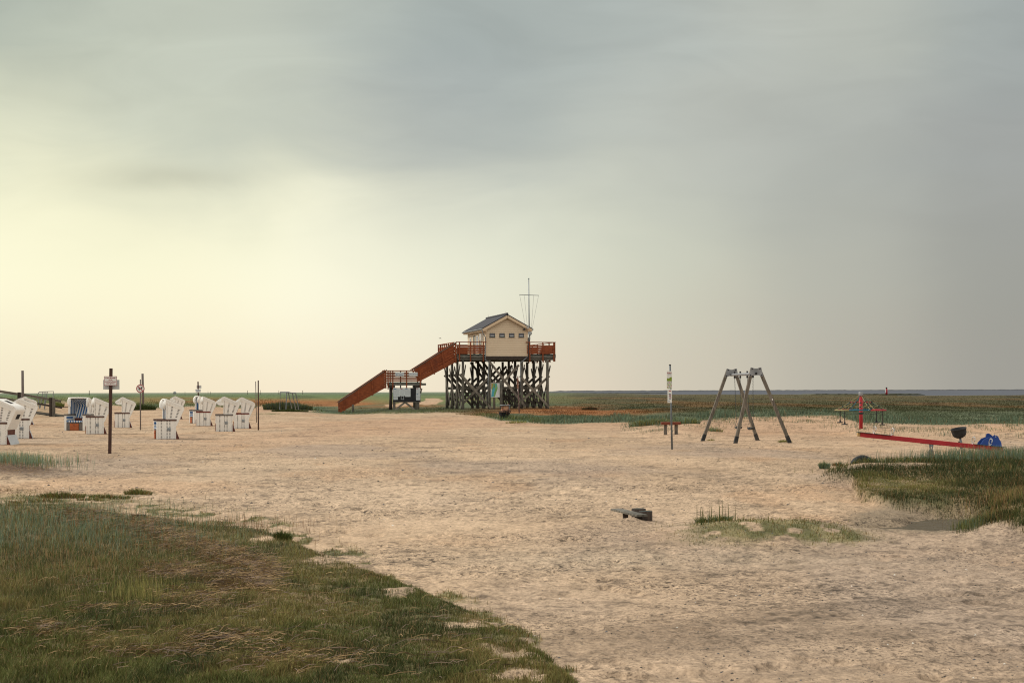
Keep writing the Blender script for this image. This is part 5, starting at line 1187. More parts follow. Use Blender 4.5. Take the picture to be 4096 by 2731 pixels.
b = MB(); b.tube([((xa+xb)/2-.003, -.064, zb-.035), ((xa+xb)/2-.003, -.055, zb-.035)], .008, 8); b.tube([((xa+xb)/2-.003, -.064, za+.045), ((xa+xb)/2-.003, -.055, za+.045)], .008, 8); b.build('screw', M['black'], o)
# no dogs
P2 = post('sign_post', 562, 1719, 561.5, 1517, 4.8, 'post_grey', 'thin grey post with a round red no-dogs sign', 'sign post')
x, z = at_px(P2, 562.5, 1554); r = 17/F*P2.location.y
b = MB(); b.tube([(x, -.055, z), (x, -.045, z)], r, 40); o = b.build('sign_disc', M['white'], P2)
b = MB(); ns = 48; ro, ri = r*.97, r*.80
for k in range(ns):
    a0, a1 = 2*PI*k/ns, 2*PI*(k+1)/ns; b.add([(x+ro*math.cos(a0), -.058, z+ro*math.sin(a0)), (x+ro*math.cos(a1), -.058, z+ro*math.sin(a1)), (x+ri*math.cos(a1), -.058, z+ri*math.sin(a1)), (x+ri*math.cos(a0), -.058, z+ri*math.sin(a0))], [(0, 1, 2, 3)])
b.bar((x-ri*.72, -.0605, z+ri*.72), (x+ri*.72, -.0605, z-ri*.72), .003, r*.17); b.build('red_ring', M['red_text'], o)
dog = [(-.50, .02), (-.42, .10), (-.30, .12), (.10, .14), (.22, .32), (.24, .48), (.32, .38), (.48, .34), (.55, .24), (.40, .18), (.32, .02), (.26, -.10), (.36, -.24), (.32, -.42), (.24, -.42), (.24, -.24), (.12, -.10), (-.14, -.10), (-.22, -.18), (-.18, -.30), (-.26, -.45), (-.35, -.45), (-.28, -.30), (-.36, -.18), (-.40, -.02), (-.54, .10)]
b = MB(); b.prism([(x+px*r*1.05, z+pz*r*1.05) for px, pz in dog], -.0592, -.0570); b.build('dog_silhouette', M['black'], o)
post('wooden_post', 573, 1638, 570, 1494, 9.5, 'post_grey', 'thick grey post behind the no-dogs sign, dark grass at its foot')
P3 = post('sign_post', 795, 1668, 792, 1526, 5.6, 'wood_brown', 'dark post with a small white sign rising behind the right-hand beach chairs', 'sign post')
o, _ = sign_panel(P3, 786, 1541, 805, 1553, .045, 'lightgrey', 'rear_panel')
o, (xa, xb, za, zb) = sign_panel(P3, 783, 1556.5, 803.5, 1569, -.06)
text('Strandkorb-\ngrenze', .085, M['blue_text'], o, ((xa+xb)/2, -.063, (za+zb)/2), bold=.003)
post('wooden_post', 1026, 1689, 1022.5, 1525, 3.4, 'post_grey', 'thinner grey post, left one of the pair right of the beach chairs')
post('wooden_post', 1033.5, 1720, 1033, 1521, 5.2, 'wood_brown', 'dark brown post, right one of the pair right of the beach chairs')
post('wooden_post', 92, 1668, 90, 1482, 10.5, 'post_grey', 'tall grey wooden pole rising above the rail fence at the left')
P4 = post('stake', 2077, 1652, 2071, 1504, 5.2, 'stake_pink', 'thin reddish stake with a faded strip sign in front of the stilt house', 'stake')
o, (xa, xb, za, zb) = sign_panel(P4, 2067.5, 1512, 2074, 1552, -.055, 'tan_bag')
# information pole of the playground
P5 = post('sign_pole', 2688.3, 1798, 2680, 1461, 7.6, 'pole_grey', 'leaning grey metal pole with two narrow playground notices', 'sign pole')
x, z = at_px(P5, 2680, 1461); b = MB(); b.tube([(x, 0, z), (x, 0, z+.03)], .032, 10); b.build('cap', M['black'], P5)
o, (xa, xb, za, zb) = sign_panel(P5, 2666.5, 1484, 2687, 1553.5, -.055); w = xb-xa; h = zb-za
text('Spielplatz', .036, M['red_text'], o, ((xa+xb)/2, -.0565, zb-.055), bold=.0018)
def patch(parent, x0, x1, z0, z1, y, m, name='print'):
    b = MB(); b.box(x0, x1, y-.001, y, z0, z1); return b.build(name, M[m], parent)
patch(o, xa+.03, xb-.03, zb-.112, zb-.10, -.0555, 'grey_ink', 'printed_line'); patch(o, xa+.02, xb-.02, zb-.09, zb-.080, -.0555, 'grey_ink', 'printed_line')
b = MB(); b.prism([(xa+.002, za+.45*h), (xb-.002, za+.45*h), (xb-.002, za+.66*h), (xb-.05, za+.65*h), (xa+.06, za+.58*h), (xa+.002, za+.60*h)], -.0562, -.0553); b.build('landscape_print', M['grass_ink'], o)
patch(o, xa+.002, xb-.002, za+.004, za+.45*h-.002, -.0553, 'grass_ink', 'print_ground')
for i in range(3):
    for j in range(2):
        q = patch(o, xa+.01+i*w*.325, xa+.01+i*w*.325+w*.27, za+.03*h+j*.215*h, za+.03*h+j*.215*h+.175*h, -.0562, 'white', 'pictogram')
        cx = xa+.01+i*w*.325+w*.135; cz = za+.03*h+j*.215*h+.085*h; b = MB(); b.bar((cx-.012, -.058, cz-.03), (cx+.008, -.058, cz+.02), .001, .012); b.tube([(cx+.008, -.0585, cz+.032), (cx+.008, -.0575, cz+.032)], .009, 8); b.build('figure', M['red_text'] if (i+j) % 2 == 0 else M['black'], q)
o, (xa, xb, za, zb) = sign_panel(P5, 2669.5, 1556, 2687, 1610.5, -.052); w = xb-xa; h = zb-za
for k, (m, y0, x0) in enumerate((('red_text', .84, .3), ('teal', .60, .25), ('red_text', .52, .35), ('teal', .44, .28), ('red_text', .36, .4), ('teal', .27, .3), ('grey_ink', .1, .1))):
    patch(o, xa+x0*w, xa+(x0+.5 if k else .8)*w, za+y0*h, za+(y0+.055)*h, -.0525, m, 'printed_block')

# ------------------------------------------------------------------ rail fence, metal frame, goal
def fence():
    D = 122.0; p0 = W(82, 1680, D); R = empty('rail_fence', (p0.x, D, 0), 0, 'weathered wooden rail fence sloping down behind the leftmost beach chairs', 'fence')
    def L_(u, v, dy=0): p = W(u, v, D); return (p.x-p0.x, dy, p.z)
    s = D/F
    for (u, vt) in ((76, 1568.5), (89, 1569.5), (203, 1589.5), (215, 1592), (-60, 1550)):
        x, _, zt = L_(u, vt); w = 10*s/2; b = MB(); b.box(x-w, x+w, -.10, .10, -.4, zt); b.build('fence_post', M['wood_dark'] if u in (76, 203) else M['wood_grey'], R)
    for (u0, v0, u1, v1, t, m, dy) in ((-120, 1546, 74, 1576, 10, 'wood_grey', -.17), (90, 1578, 242, 1605, 9, 'wood_grey', .17), (-120, 1574, 74, 1602, 8, 'wood_grey', -.17), (90, 1604, 246, 1631, 7, 'wood_dark', .17), (140, 1648, 292, 1667, 8, 'deck_wood', .0), (120, 1649, 288, 1674, 5, 'black', .02), (200, 1629, 310, 1632, 3, 'wood_dark', 3.0)):  # the black bar is the dark strip underneath the lowest rail
        b = MB(); b.bar(L_(u0, v0, dy), L_(u1, v1, dy), .06, t*s, up=(0, 0, 1)); b.build('rail', M[m], R)
fence()
def frame1():
    D = 168.0; p0 = W(190, 1640, D); R = empty('metal_frame', (p0.x, D, 0), 0, 'empty grey tubular metal frame standing behind the rail fence', 'metal frame')
    def q(u, v, dy=0): p = W(u, v, D); return (p.x-p0.x, dy, p.z)
    for pts in ([(159, 1634), (150, 1586), (153, 1571), (158, 1567), (180, 1566), (214, 1565), (212, 1592), (214, 1625)], [(172, 1568), (166, 1600), (160, 1632)], [(180, 1566), (180, 1600), (177, 1632)], [(189, 1566), (184, 1600), (178, 1638)]):
        b = MB(); b.tube([q(u, v) for u, v in pts], .045, 6); b.build('tube', M['galv'], R)
frame1()
def goal():
    D = 154.0; g = W(1150, 1642, D); R = empty('goal_frame', (g.x, D, 0), 0, 'small grey goal frame without net among the shrubs', 'goal')
    def q(u, v, dy): p = W(u, v, D); return (p.x-g.x, dy, p.z)
    for pts in ([(1119, 1643, 0), (1121, 1568, 0), (1143, 1569.5, .6), (1140, 1639, .6)], [(1121, 1568, 0), (1146, 1568, 1.2), (1158, 1572, 2.0), (1166, 1638, 3.0)], [(1143, 1569.5, .6), (1168, 1572, 2.6), (1176, 1639, 3.4)], [(1146, 1570, 1.2), (1155, 1634, 2.2)]):
        b = MB(); b.tube([q(*p) for p in pts], .05, 6); b.build('tube', M['galv'], R)
goal()

# ------------------------------------------------------------------ swing
def swing():
    NL, NR, FL, FR = G(2941, 1773), G(3160, 1770.5), G(2809, 1764), G(3030.5, 1760.5)
    zt = 2.58; c = (NL+NR+FL+FR)/4; R = empty('swing_set', (c.x, c.y, 0), 0, 'wooden double swing with slanted legs and a grey steel crossbar', 'swing')
    o = Vector((c.x, c.y, 0)); nb = W(3022, 1500, (NL.y+NR.y)/2); fb = W(2925.5, 1500, (FL.y+FR.y)/2)
    ax = (fb-nb); ax.z = 0; axn = ax.normalized(); side = Vector((axn.y, -axn.x, 0)); side = side if side.x > 0 else -side
    for (foot, b0, s) in ((NL, nb, -1), (NR, nb, 1), (FL, fb, -1), (FR, fb, 1)):
        top = Vector((b0.x, b0.y, zt))+side*s*.115; foot = foot.copy(); foot.z -= .02; d = (foot-top)
        b = MB(); cut = top+d*.915; b.bar(top-o, cut-o, .105, .105, up=tuple(axn)); lg = b.build('leg', M['wood_grey'], R, bevel=.008)
        b = MB(); b.bar(top+d*.90-o, top+d*1.03-o, .118, .118, up=tuple(axn)); b.build('leg_shoe', M['rubber'], lg)
    for b0, sgn in ((nb, -1), (fb, -1)):
        ctr = Vector((b0.x, b0.y, zt))
        pts = [(-.20, .02), (-.05, -.02), (.05, -.02), (.20, .02), (.27, -.30), (.10, -.25), (-.10, -.25), (-.27, -.30)]
        m = MB(); off_ = axn*(-.064 if sgn < 0 else .064); vs = [ctr+side*px*.92+Vector((0, 0, pz))+off_ for px, pz in pts]; vs2 = [v_-axn*.008 for v_ in vs]
        m.add([v_-o for v_ in vs]+[v_-o for v_ in vs2], [tuple(range(8)), tuple(range(8, 16))[::-1]]+[(i, (i+1) % 8, 8+(i+1) % 8, 8+i) for i in range(8)])
        pl = m.build('head_plate', M['plate'], R)
        m = MB()
        for px, pz in ((-.135, -.03), (.135, -.03), (-.20, -.25), (.20, -.25)):
            q = ctr+side*px+Vector((0, 0, pz))+off_-axn*.009-o; m.tube([q, q-axn*.02], .022, 10)
        if b0 is nb: q = ctr+Vector((0, 0, -.19))+off_-axn*.009-o; m.tube([q, q-axn*.025], .038, 12)
        m.build('bolt', M['black'], pl)
    zb = zt-.205; b = MB(); b.tube([Vector((nb.x, nb.y, zb))-axn*.05-o, Vector((fb.x, fb.y, zb))+axn*.05-o], .05, 14); b.build('crossbar', M['plate'], R, True)
    Lx = ax.length
    for (t0, t1, us) in ((.10, .33, 0), (.62, .86, 1)):
        ends = []
        for t in (t0, t1):
            q = Vector((nb.x, nb.y, 0))+ax*t; ch = MB(); z0 = zb-.10; zs = .53; N_ = 62
            hang = MB(); hang.tube([q+Vector((0, 0, zb+.09))-o, q+Vector((0, 0, zb-.10))-o], .022, 8); hang.tube([q+Vector((0, 0, zb+.11))-o, q+Vector((0, 0, zb+.06))-o], .032, 8); hang.tube([q+Vector((0, 0, zb-.06))-o, q+Vector((0, 0, zb-.13))-o], .034, 8); hg = hang.build('hanger', M['black'], R)
            mid = Vector((nb.x, nb.y, 0))+ax*((t0+t1)/2); dirn = (q-mid).normalized(); e = mid+dirn*.24; tilt = Vector((.03, 0, 0))
            for k in range(N_):
                a = k/N_; c0 = Vector((q.x, q.y, z0)).lerp(Vector((e.x, e.y, zs+.18))+tilt, a); c1 = Vector((q.x, q.y, z0)).lerp(Vector((e.x, e.y, zs+.18))+tilt, a+.85/N_)
                w = side*(.008 if k % 2 else -.008)+axn*(.008 if (k//2) % 2 else -.008); ch.tube([c0-o+w, c1-o-w], .009, 4)
            top_ = Vector((e.x, e.y, zs+.18))+tilt-o
            for s_ in (-.075, .075): ch.tube([top_, Vector((e.x, e.y, zs-.04))+side*s_+tilt-o], .006, 4)
            ch.build('chain', M['frame_grey'], R); ends.append(e)
        m = MB(); a, c_ = ends; mid = (a+c_)/2; dv = (c_-a).normalized(); ring = []
        hl, hw_ = .235, .085
        for k in range(24):
            th = 2*PI*k/24; ring.append(mid+dv*hl*math.cos(th)*(1-.1*abs(math.sin(th)))+side*hw_*math.sin(th)*(1+.18*math.cos(2*th))+Vector((.03, 0, zs-.04+.018*math.cos(2*th)))-o)
        m.tube(ring, .032, 8, closed=True)
        n0 = len(m.v); m.add([tuple(r_) for r_ in ring]+[tuple(r_-Vector((0, 0, .03))) for r_ in ring], [tuple(range(24)), tuple(range(24, 48))[::-1]]); m.build('seat', M['rubber'], R, True)
    p = NR+(Vector((nb.x, nb.y, zt))+side*.115-NR)*.58; b = MB(); q = p-o-axn*.06; b.box(q.x-.018, q.x+.018, q.y-.004, q.y, q.z-.03, q.z+.03); b.build('label_plate', M['white'], R)
swing()

def bench():
    g = G(2684, 1737); D = g.y; R = empty('bench', (g.x, D, g.z), 0, 'short reddish plank bench on two square posts behind the sign pole', 'bench')
    def q(u, v): p = W(u, v, D); return p.x-g.x, p.z-g.z
    x0, z1 = q(2645, 1687.5); x1, z0 = q(2723, 1698); b = MB(); b.box(x0, x1, -.05, .28, z0, z1); b.build('seat', M['bench_red'], R, bevel=.01)
    for (ua, ub, vb) in ((2656, 2669, 1737), (2700, 2713, 1733)):
        xa, _ = q(ua, 1700); xb, _ = q(ub, 1700); y = .03 if vb > 1735 else .12; b = MB(); b.box(xa, xb, y, y+.13, -.3, z0-.001); b.build('leg', M['wood_grey'], R, bevel=.006)
bench()

def carousel():
    g = G(3444, 1714.5); R = empty('rope_carousel', g, 0, 'red-poled rope net carousel with eight-sided coloured ring and black foot swings', 'rope carousel')
    s = F/g.y
    b = MB(); b.tube([(0, 0, -.4), (0, 0, 1.42)], .078, 20); b.build('pole', M['red_paint'], R, True)
    b = MB(); b.lathe([(.0, 1.57), (.098, 1.57), (.10, 1.50), (.092, 1.43), (.088, 1.40), (0, 1.40)], 20); b.build('cap', M['plate'], R, True)
    Rr = 1.14; zr = .80; a0 = math.radians(8); V8 = [Vector((Rr*math.cos(a0+k*PI/4), Rr*math.sin(a0+k*PI/4), zr)) for k in range(8)]
    cols = ['red_paint', 'teal', 'red_paint', 'yellow', 'teal', 'red_paint', 'green_rope', 'yellow']
    # k=0: right front.. colours run round the ring
    order = {0: 'red_paint', 1: 'teal', 2: 'red_paint', 3: 'red_paint', 4: 'yellow', 5: 'teal', 6: 'red_paint', 7: 'green_rope'}
    for k in range(8): b = MB(); b.tube([V8[k], V8[(k+1) % 8]], .029, 10); b.build('ring_bar', M[order[k]], R, True)
    top = Vector((0, 0, 1.44)); rc = ['yellow', 'teal', 'green_rope', 'teal', 'yellow', 'teal', 'yellow', 'green_rope']
    for k in range(8):
        t0 = top+(V8[k]-top).normalized()*.10; b = MB(); b.tube([t0, t0.lerp(V8[k], .5)+Vector((0, 0, -.03)), V8[k]], .012, 5); b.build('rope', M[rc[k]], R)
    for (f, m) in ((.42, 'red_paint'), (.70, 'yellow')):
        pts = []
        for k in range(8):
            a = top.lerp(V8[k], f)+Vector((0, 0, -.02)); c_ = top.lerp(V8[(k+1) % 8], f)+Vector((0, 0, -.02)); pts += [a, (a+c_)/2*1.0+Vector((0, 0, -.045))]
        b = MB(); b.tube(pts, .011, 5, closed=True); b.build('net_ring', M[m], R)
        for i, p in enumerate(pts):
            b = MB(); b.tube([p+Vector((-.03, 0, -.012)), p+Vector((.03, 0, .012))], .028, 6); b.build('knot', M['rope_dark'], R)
    for k in range(8):
        a = top.lerp(V8[k], .42); c_ = top.lerp(V8[(k+1) % 8], .42); m_ = (a+c_)/2+Vector((0, 0, -.06)); a2 = (V8[k]+V8[(k+1) % 8])/2; a3 = V8[k].lerp(V8[(k+1) % 8], .3)
        b = MB(); b.tube([m_, a3], .009, 5); b.build('net_rope', M[rc[(k+2) % 8]], R)
    b = MB(); b.lathe([(0, .70), (.10, .70), (.12, .68), (.10, .62), (0, .62)], 16); b.build('hub', M['rope_dark'], R)
    for k in range(0, 8, 2): b = MB(); p = V8[k]; b.tube([(0, 0, .67), (p.x*.5, p.y*.5, .62), (p.x, p.y, zr-.03)], .008, 5); b.build('hub_rope', M['rope_dark'], R)
    for (dx, dy, zb) in ((-.83, .28, .27), (-.76, -.34, .20), (.73, .30, .26), (.83, -.34, .18)):
        zt2 = zr-.03; b = MB(); b.tube([(dx, dy, zt2), (dx, dy, zb+.10), (dx, dy, zb)], .020, 8); b.tube([(dx, dy, zb+.10), (dx, dy, zb+.0)], .034, 8); ar = b.build('swing_arm', M['rubber'], R)
        b = MB(); b.lathe([(0, -.02), (.12, -.02), (.135, 0), (.12, .02), (.04, .03), (0, .03)], 18, (dx, dy, zb)); b.build('foot_disc', M['rubber'], ar, True)
carousel()

def seesaw():
    D = 43.7; g = W(3724, 1828, D); gz = float(height(g.x, D, False)); R = empty('seesaw', (g.x, D, 0), 0, 'long red beam seesaw with silver handles, its left end raised', 'seesaw')
    def q(u, v, dy=0): p = W(u, v, D); return Vector((p.x-g.x, dy, p.z))
    a = q(3440, 1737.5); c = q(4010, 1797); d = (c-a).normalized(); n = Vector((-d.z, 0, d.x)); n = n if n.z > 0 else -n
    s = D/F
    b = MB(); b.bar(a, c, .12, 18.5*s, up=(0, 0, 1)); beam = b.build('beam', M['red_paint'], R, bevel=.008)
    b = MB(); b.bar(a-d*.075, a-d*.001, .115, 15*s, up=(0, 0, 1)); b.build('end_cap', M['endgrain'], R, bevel=.02)
    for (u0, u1, v0, v1) in ((3427, 3487, 1726, 1731.5), (3493, 3560, 1731, 1741), (3895, 3946, 1781, 1784), (3955, 4022, 1785, 1793)):
        p0, p1 = a+d*((q(u0, 1700)-a).dot(Vector((1, 0, 0)))/d.x)+n*(9.2*s), a+d*((q(u1, 1700)-a).dot(Vector((1, 0, 0)))/d.x)+n*(9.2*s)
        b = MB(); b.bar(p0, p1, .24, .018, up=(0, 0, 1)); b.build('seat', M['green_board'], R, bevel=.005)
    for u in (3493.5, 3565.5, 3889, 3957.5):
        base = a+d*((q(u, 1700)-a).x/d.x)+n*(8*s); up = (n*.98+Vector((.10, 0, 0))).normalized(); pts = []
        for k in range(17):
            t = k/16; w = math.sin(PI*t)**.8; 
            th = 2*PI*t
            pts.append(base+up*(.20*(1-math.cos(th))/2)*1.02+d*(.030*math.sin(th)*(.4+.9*(1-math.cos(th))/2))+Vector((0, .04*math.sin(th)*-1, 0)))
        b = MB(); b.tube(pts, .011, 8); b.build('handle', M['steel'], R, True)
        b = MB(); bb = base-n*(17.5*s); b.lathe([(0, 0), (.02, 0), (.02, .02), (0, .02)], 8, tuple(bb+d*.015)); b.lathe([(0, 0), (.02, 0), (.02, .02), (0, .02)], 8, tuple(bb-d*.035)); b.build('bolt', M['yellow'], R)
    p = q(3724, 1778); m_ = a.lerp(c, (p.x-a.x)/(c.x-a.x))
    b = MB(); b.bar(m_-d*.27-n*(9.0*s), m_+d*.27-n*(9.0*s), .10, .014, up=(0, 0, 1)); b.build('base_plate', M['green_board'], R)
    ztop = q(3724, 1797).z
    b = MB(); 
    for s_ in (-1, 1): b.bar((m_.x+s_*.045, -.02, m_.z-.065), (m_.x+s_*.02, -.02, ztop-.01), .03, .03, up=(0, 1, 0))
    b.tube([(m_.x-.0, -.06, m_.z-.10), (m_.x-.0, .06, m_.z-.10)], .03, 10); b.build('bracket', M['galv'], R)
    b = MB(); b.lathe([(0, ztop), (.045, ztop), (.075, ztop-.05), (.080, ztop-.10), (.082, -.3)], 18, (m_.x, 0, 0)); b.build('pivot_post', M['concrete'], R, True)
seesaw()

def bowl():
    D = 50.0; p = W(3849, 1800, D); gz = float(height(p.x, D, False)); R = empty('spinner_bowl', (p.x, D, gz), 0, 'black bowl-shaped spinner seat on a slanted grey post behind the seesaw', 'spinner seat')
    t = W(3840, 1751, D); r0 = W(3841, 1709, D); z0 = t.z-gz; x0 = t.x-p.x
    Mt = Matrix.Rotation(math.radians(-11), 4, 'Y') @ Matrix.Rotation(math.radians(6), 4, 'X')
    b = MB(); b.lathe([(0, 0), (.10, .005), (.165, .045), (.205, .11), (.225, .19), (.235, .275), (.25, .285), (.245, .30), (.222, .29), (.21, .20), (.19, .12), (.15, .06), (0, .02)], 32, (x0, 0, z0), Mt); bw = b.build('bowl', M['rubber'], R, True)
    b = MB()
    for k in range(26):
        th = random.uniform(PI, 2*PI); zz = random.choice((.09, .14)); rr = .197 if zz < .1 else .212; q = Mt @ Vector((rr*math.cos(th), rr*math.sin(th), zz)); e = Mt @ Vector(((rr+.006)*math.cos(th), (rr+.006)*math.sin(th), zz)); b.tube([q+Vector((x0, 0, z0)), e+Vector((x0, 0, z0))], .011, 8)
    b.build('drain_hole', M['black'], bw)
    b = MB(); b.tube([(x0, 0, z0+.02), (x0*.5, 0, z0*.5), (0, 0, -.3)], .034, 12, r2=.045); b.build('post', M['galv'], R, True)
    b = MB(); b.tube([(x0-.055, -.005, z0-.12), (x0+.065, -.005, z0-.12)], .016, 8); b.build('clamp_bolt', M['black'], R)
bowl()

def rocker():
    D = 47.5; p = W(3958, 1800, D); gz = float(height(p.x, D, False)); R = empty('spring_rocker', (p.x, D, gz), 0, 'blue animal-shaped rocker panels behind the lowered right end of the seesaw', 'spring rocker')
    def pl(pts): return [(W(u, v, D).x-p.x, W(u, v, D).z-gz) for u, v in pts]
    front = pl([(3912, 1784), (3918, 1772), (3930, 1757), (3946, 1748), (3962, 1745), (3972, 1738), (3981, 1741), (3987, 1746), (3990, 1754), (3996, 1763), (4000, 1776), (4001, 1792), (3996, 1800), (3920, 1800)])
    back = pl([(3912, 1784), (3916, 1770), (3930, 1754), (3949, 1747), (3950, 1736), (3957, 1732.5), (3964, 1735), (3976, 1744), (3984, 1756), (3990, 1790), (3985, 1800), (3920, 1800)])
    b = MB(); b.prism(front, -.16, -.135); b.build('side_panel', M['blue_paint'], R)
    b = MB(); b.prism(back, .12, .145); b.build('side_panel', M['blue_paint'], R)
    x, z = pl([(3976, 1745)])[0]; b = MB(); b.tube([(x, -.168, z), (x, -.161, z)], .016, 12); b.build('eye', M['steel'], R)
    x, z = pl([(3962, 1776)])[0]; b = MB(); b.box(x-.16, x+.16, -.134, .119, z-.03, z); b.build('seat', M['rubber'], R)
    b = MB(); b.tube([(x+.09*math.cos(t*.9), .09*math.sin(t*.9), -.2+(z+.16)*t/40) for t in range(41)], .014, 6); b.build('spring', M['black'], R)
rocker()

def tyre():
    g = G(3450, 1853); r = .215; R = empty('tyre', (g.x, g.y, g.z), math.radians(8), 'black car tyre half buried upright in the sand by the mound', 'tyre')
    m = MB(); n = 40; pr = [(-.085, -.055), (-.10, -.02), (-.095, .02), (-.07, .055), (0, .065), (.07, .055), (.095, .02), (.10, -.02), (.085, -.055)]
    vs = []
    for k in range(n):
        th = 2*PI*k/n
        for (w, h) in pr: rr = r+h+(.006 if (k % 2 and abs(w) < .08) else 0); vs.append((rr*math.cos(th)*1.12, w, rr*math.sin(th)-.075))
    fs = [(k*9+i, k*9+i+1, ((k+1) % n)*9+i+1, ((k+1) % n)*9+i) for k in range(n) for i in range(8)]
    m.add(vs, fs); o = m.build('tread', M['rubber'], R, True); sd = o.modifiers.new('s', 'SOLIDIFY'); sd.thickness = .012
    m = MB(); n = 40; m.tube([((r-.055)*math.cos(2*PI*k/n)*1.12, -.088, (r-.055)*math.sin(2*PI*k/n)-.075) for k in range(n)], .012, 6, closed=True); m.tube([((r-.055)*math.cos(2*PI*k/n)*1.12, .088, (r-.055)*math.sin(2*PI*k/n)-.075) for k in range(n)], .012, 6, closed=True); m.build('bead', M['black'], R, True)
tyre()

# ------------------------------------------------------------------ driftwood bench, blocks, plank, bin, buoy, far things
def sunk_bench():
    D = 22.2; g = G(2520, 2075); R = empty('sunken_bench', (g.x, g.y, g.z), 0, 'grey weathered plank bench sunk in the sand, pointing toward the viewer', 'bench')
    def q(u, v, z): x = u-2048; y = vh(u)-v; Y = F*(CH-z)/-y; return Vector(((x)/F*Y-g.x, Y-g.y, z-g.z))
    z = .10; a = q(2462, 2036.5, z); c = q(2567, 2062, z); b = MB(); b.bar(a, c, .16, .03); b.build('plank', M['wood_pile'], R, bevel=.004)
    mid = a.lerp(c, .42); b = MB(); b.box(mid.x-.05, mid.x+.02, mid.y-.05, mid.y+.07, -.2, mid.z-.018); b.build('leg', M['wood_dark'], R)
    mid = a.lerp(c, .88); b = MB(); b.box(mid.x-.05, mid.x+.05, mid.y, mid.y+.08, -.2, mid.z-.018); b.build('leg', M['wood_dark'], R)
    for (u0, u1, vt, vb, lab) in ((2528, 2586, 2033, 2066, 'farther round dark stump behind the sunken plank bench'), (2557, 2612, 2043, 2080.5, 'nearer round dark stump beside the end of the sunken plank bench')):
        p = G((u0+u1)/2, vb); r = (u1-u0)/2/F*p.y; T = W((u0+u1)/2, vt, p.y+r); S = empty('wood_stump', (p.x, p.y+r, p.z), 0, lab, 'stump', 'cut-off round stumps by the sunken bench'); h = T.z-p.z
        m = MB(); m.lathe([(0, -.2), (r, -.2), (r*1.0, h-.008), (r*.95, h)], 24); m.build('trunk', M['wood_dark'], S, True)
        m = MB(); m.lathe([(r*.95, h-.0005), (0, h+.004)], 24); m.build('cut_face', M['green_dark'], S)
sunk_bench()
g = G(555, 2069); R = empty('plank', g, .1, 'short dark plank lying at the far edge of the meadow', 'plank')
b = MB(); b.box(-.095, .095, -.04, .04, -.02, .045); b.build('board', M['wood_dark'], R, bevel=.006)
def bin_():
    g = G(2017, 1674); R = empty('wire_bin', g, 0, 'leaning black wire litter basket with a dented drum and tan bag on top', 'litter bin')
    s = g.y/F; lean = .18; 
    def c(z): return Vector((lean*z-.05, 0, z))
    m = MB(); hb = .50; n = 18
    for k in range(n):
        th = 2*PI*k/n; m.tube([c(0)+Vector((.22*math.cos(th), .22*math.sin(th), 0)), c(hb)+Vector((.40*math.cos(th), .34*math.sin(th), 0))], .014, 4)
    for j in range(7):
        z = hb*j/6; rr = .22+.18*j/6; m.tube([c(z)+Vector((rr*math.cos(2*PI*k/16), rr*.88*math.sin(2*PI*k/16), .04*math.cos(2*PI*k/16))) for k in range(16)], .014, 4, closed=True)
    m.build('basket', M['black'], R)
    m = MB(); m.lathe([(0, .02), (.19, .02), (.30, .40), (.30, .42), (0, .42)], 14, (-.02, 0, 0)); m.build('liner', M['black'], R)
    m = MB(); m.tube([Vector((.06, 0, .30)), Vector((.07, 0, .55)), Vector((.075, 0, .80)), Vector((.05, 0, .84))], .27, 14, wob=.10); m.build('bag', M['tan_bag'], R, True)
    m = MB(); x0 = .06; m.tube([(x0+.30*math.cos(t), .28*math.sin(t), .86) for t in np.linspace(0, 2*PI, 25)[:-1]], .035, 6, closed=True); m.build('rim', M['galv'], R, True)
    m = MB()
    for (xx, yy) in ((.33, -.05), (.30, .12)): m.bar((xx-.03, yy, .36), (xx+.0, yy, .85), .05, .12, up=(0, 1, 0))
    m.build('side_bar', M['galv'], R)
bin_()
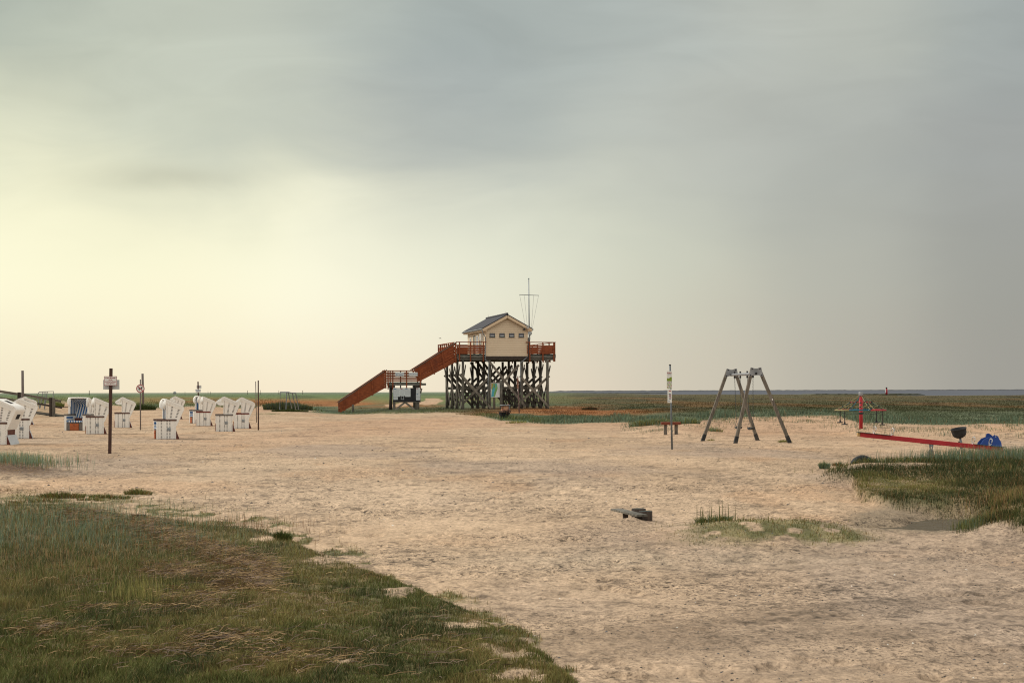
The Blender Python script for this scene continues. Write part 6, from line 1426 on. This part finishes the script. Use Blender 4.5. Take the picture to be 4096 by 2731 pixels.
def beacon():
    D = 605.0; p = W(3546, 1579, D); R = empty('sea_mark', (p.x, D, -.1), 0, 'red and white marker pole standing in the water before the horizon', 'sea mark')
    h = W(3545, 1549, D).z; z = -.1
    m = MB(); m.tube([(0, 0, -.5), (0, 0, .45)], .30, 10); m.build('foot', M['black'], R)
    m = MB(); m.tube([(0, 0, .45), (0, 0, h*.88)], .42, 12, r2=.34); m.build('body', M['red_paint'], R, True)
    m = MB(); m.box(-.46, -.30, -.42, -.2, h*.35, h*.9); m.build('white_stripe', M['white'], R)
    m = MB(); m.tube([(0, 0, h*.88), (0, 0, h+.15)], .30, 10); m.build('top', M['black'], R)
beacon()
for i, (u, vt, vb, w, lab) in enumerate(((357, 1561.5, 1572, 2.6, 'tiny dark post on the horizon above the striped beach chair'), (284, 1567, 1572, 1.2, 'barely visible thin stick on the far left horizon'), (740, 1565, 1570, 1.2, 'tiny stick on the horizon left of the small white sign'), (832, 1563.5, 1569, 1.2, 'left one of two tiny sticks on the horizon right of the white sign'), (842, 1565, 1569, 1.2, 'right one of two tiny sticks on the horizon right of the white sign'), (990, 1561, 1568, 1.8, 'tiny stick on the horizon left of the post pair'), (1042, 1560, 1568, 1.5, 'tiny stick on the horizon right of the post pair'), (1115, 1561, 1568, 1.4, 'thin stick on the horizon by the goal frame'), (1211, 1561, 1568, 2.2, 'dark short pole on the horizon between goal and stairs'))):
    D = 900.0; p = W(u, vb+2, D); R = empty('distant_post', (p.x, D, p.z-1), 0, lab, 'post', 'tiny posts on the marsh horizon'); q = W(u, vt, D)
    m = MB(); r = w/2*D/F; m.tube([(0, 0, 0), (0, 0, q.z-p.z+1)], r, 6); m.build('shaft', M['wood_dark'], R)
p = W(699, 1570, 1500); R = empty('distant_house', (p.x, 1500, 0), 0, 'minute pale roof of a house on the left horizon', 'house')
m = MB(); m.box(-1.2, 1.2, -1, 1, -1, 1.6); m.build('wall', M['far_grey'], R)
m = MB(); m.prism([(-1.5, 1.6), (1.5, 1.6), (.4, 2.7), (-.4, 2.7)], -1.2, 1.2); m.build('roof', M['blue_text'] if False else M['lightgrey'], R)
# gull far off left of the house
p = W(1761, 1353.5, 150); R = empty('bird', p, .3, 'tiny bird flying in the sky left of the hut', 'bird')
m = MB(); m.tube([(-.10, 0, 0), (0, 0, .01), (.11, 0, 0)], .02, 6); m.build('body', M['wood_dark'], R)
for s in (-1, 1): m = MB(); m.add([(.02, 0, .01), (-.05, 0, .01), (-.02, s*.25, .06), (.01, s*.25, .06), (-.10, s*.5, .0)], [(0, 1, 2, 3), (3, 2, 4)]); m.build('wing', M['wood_dark'], R)
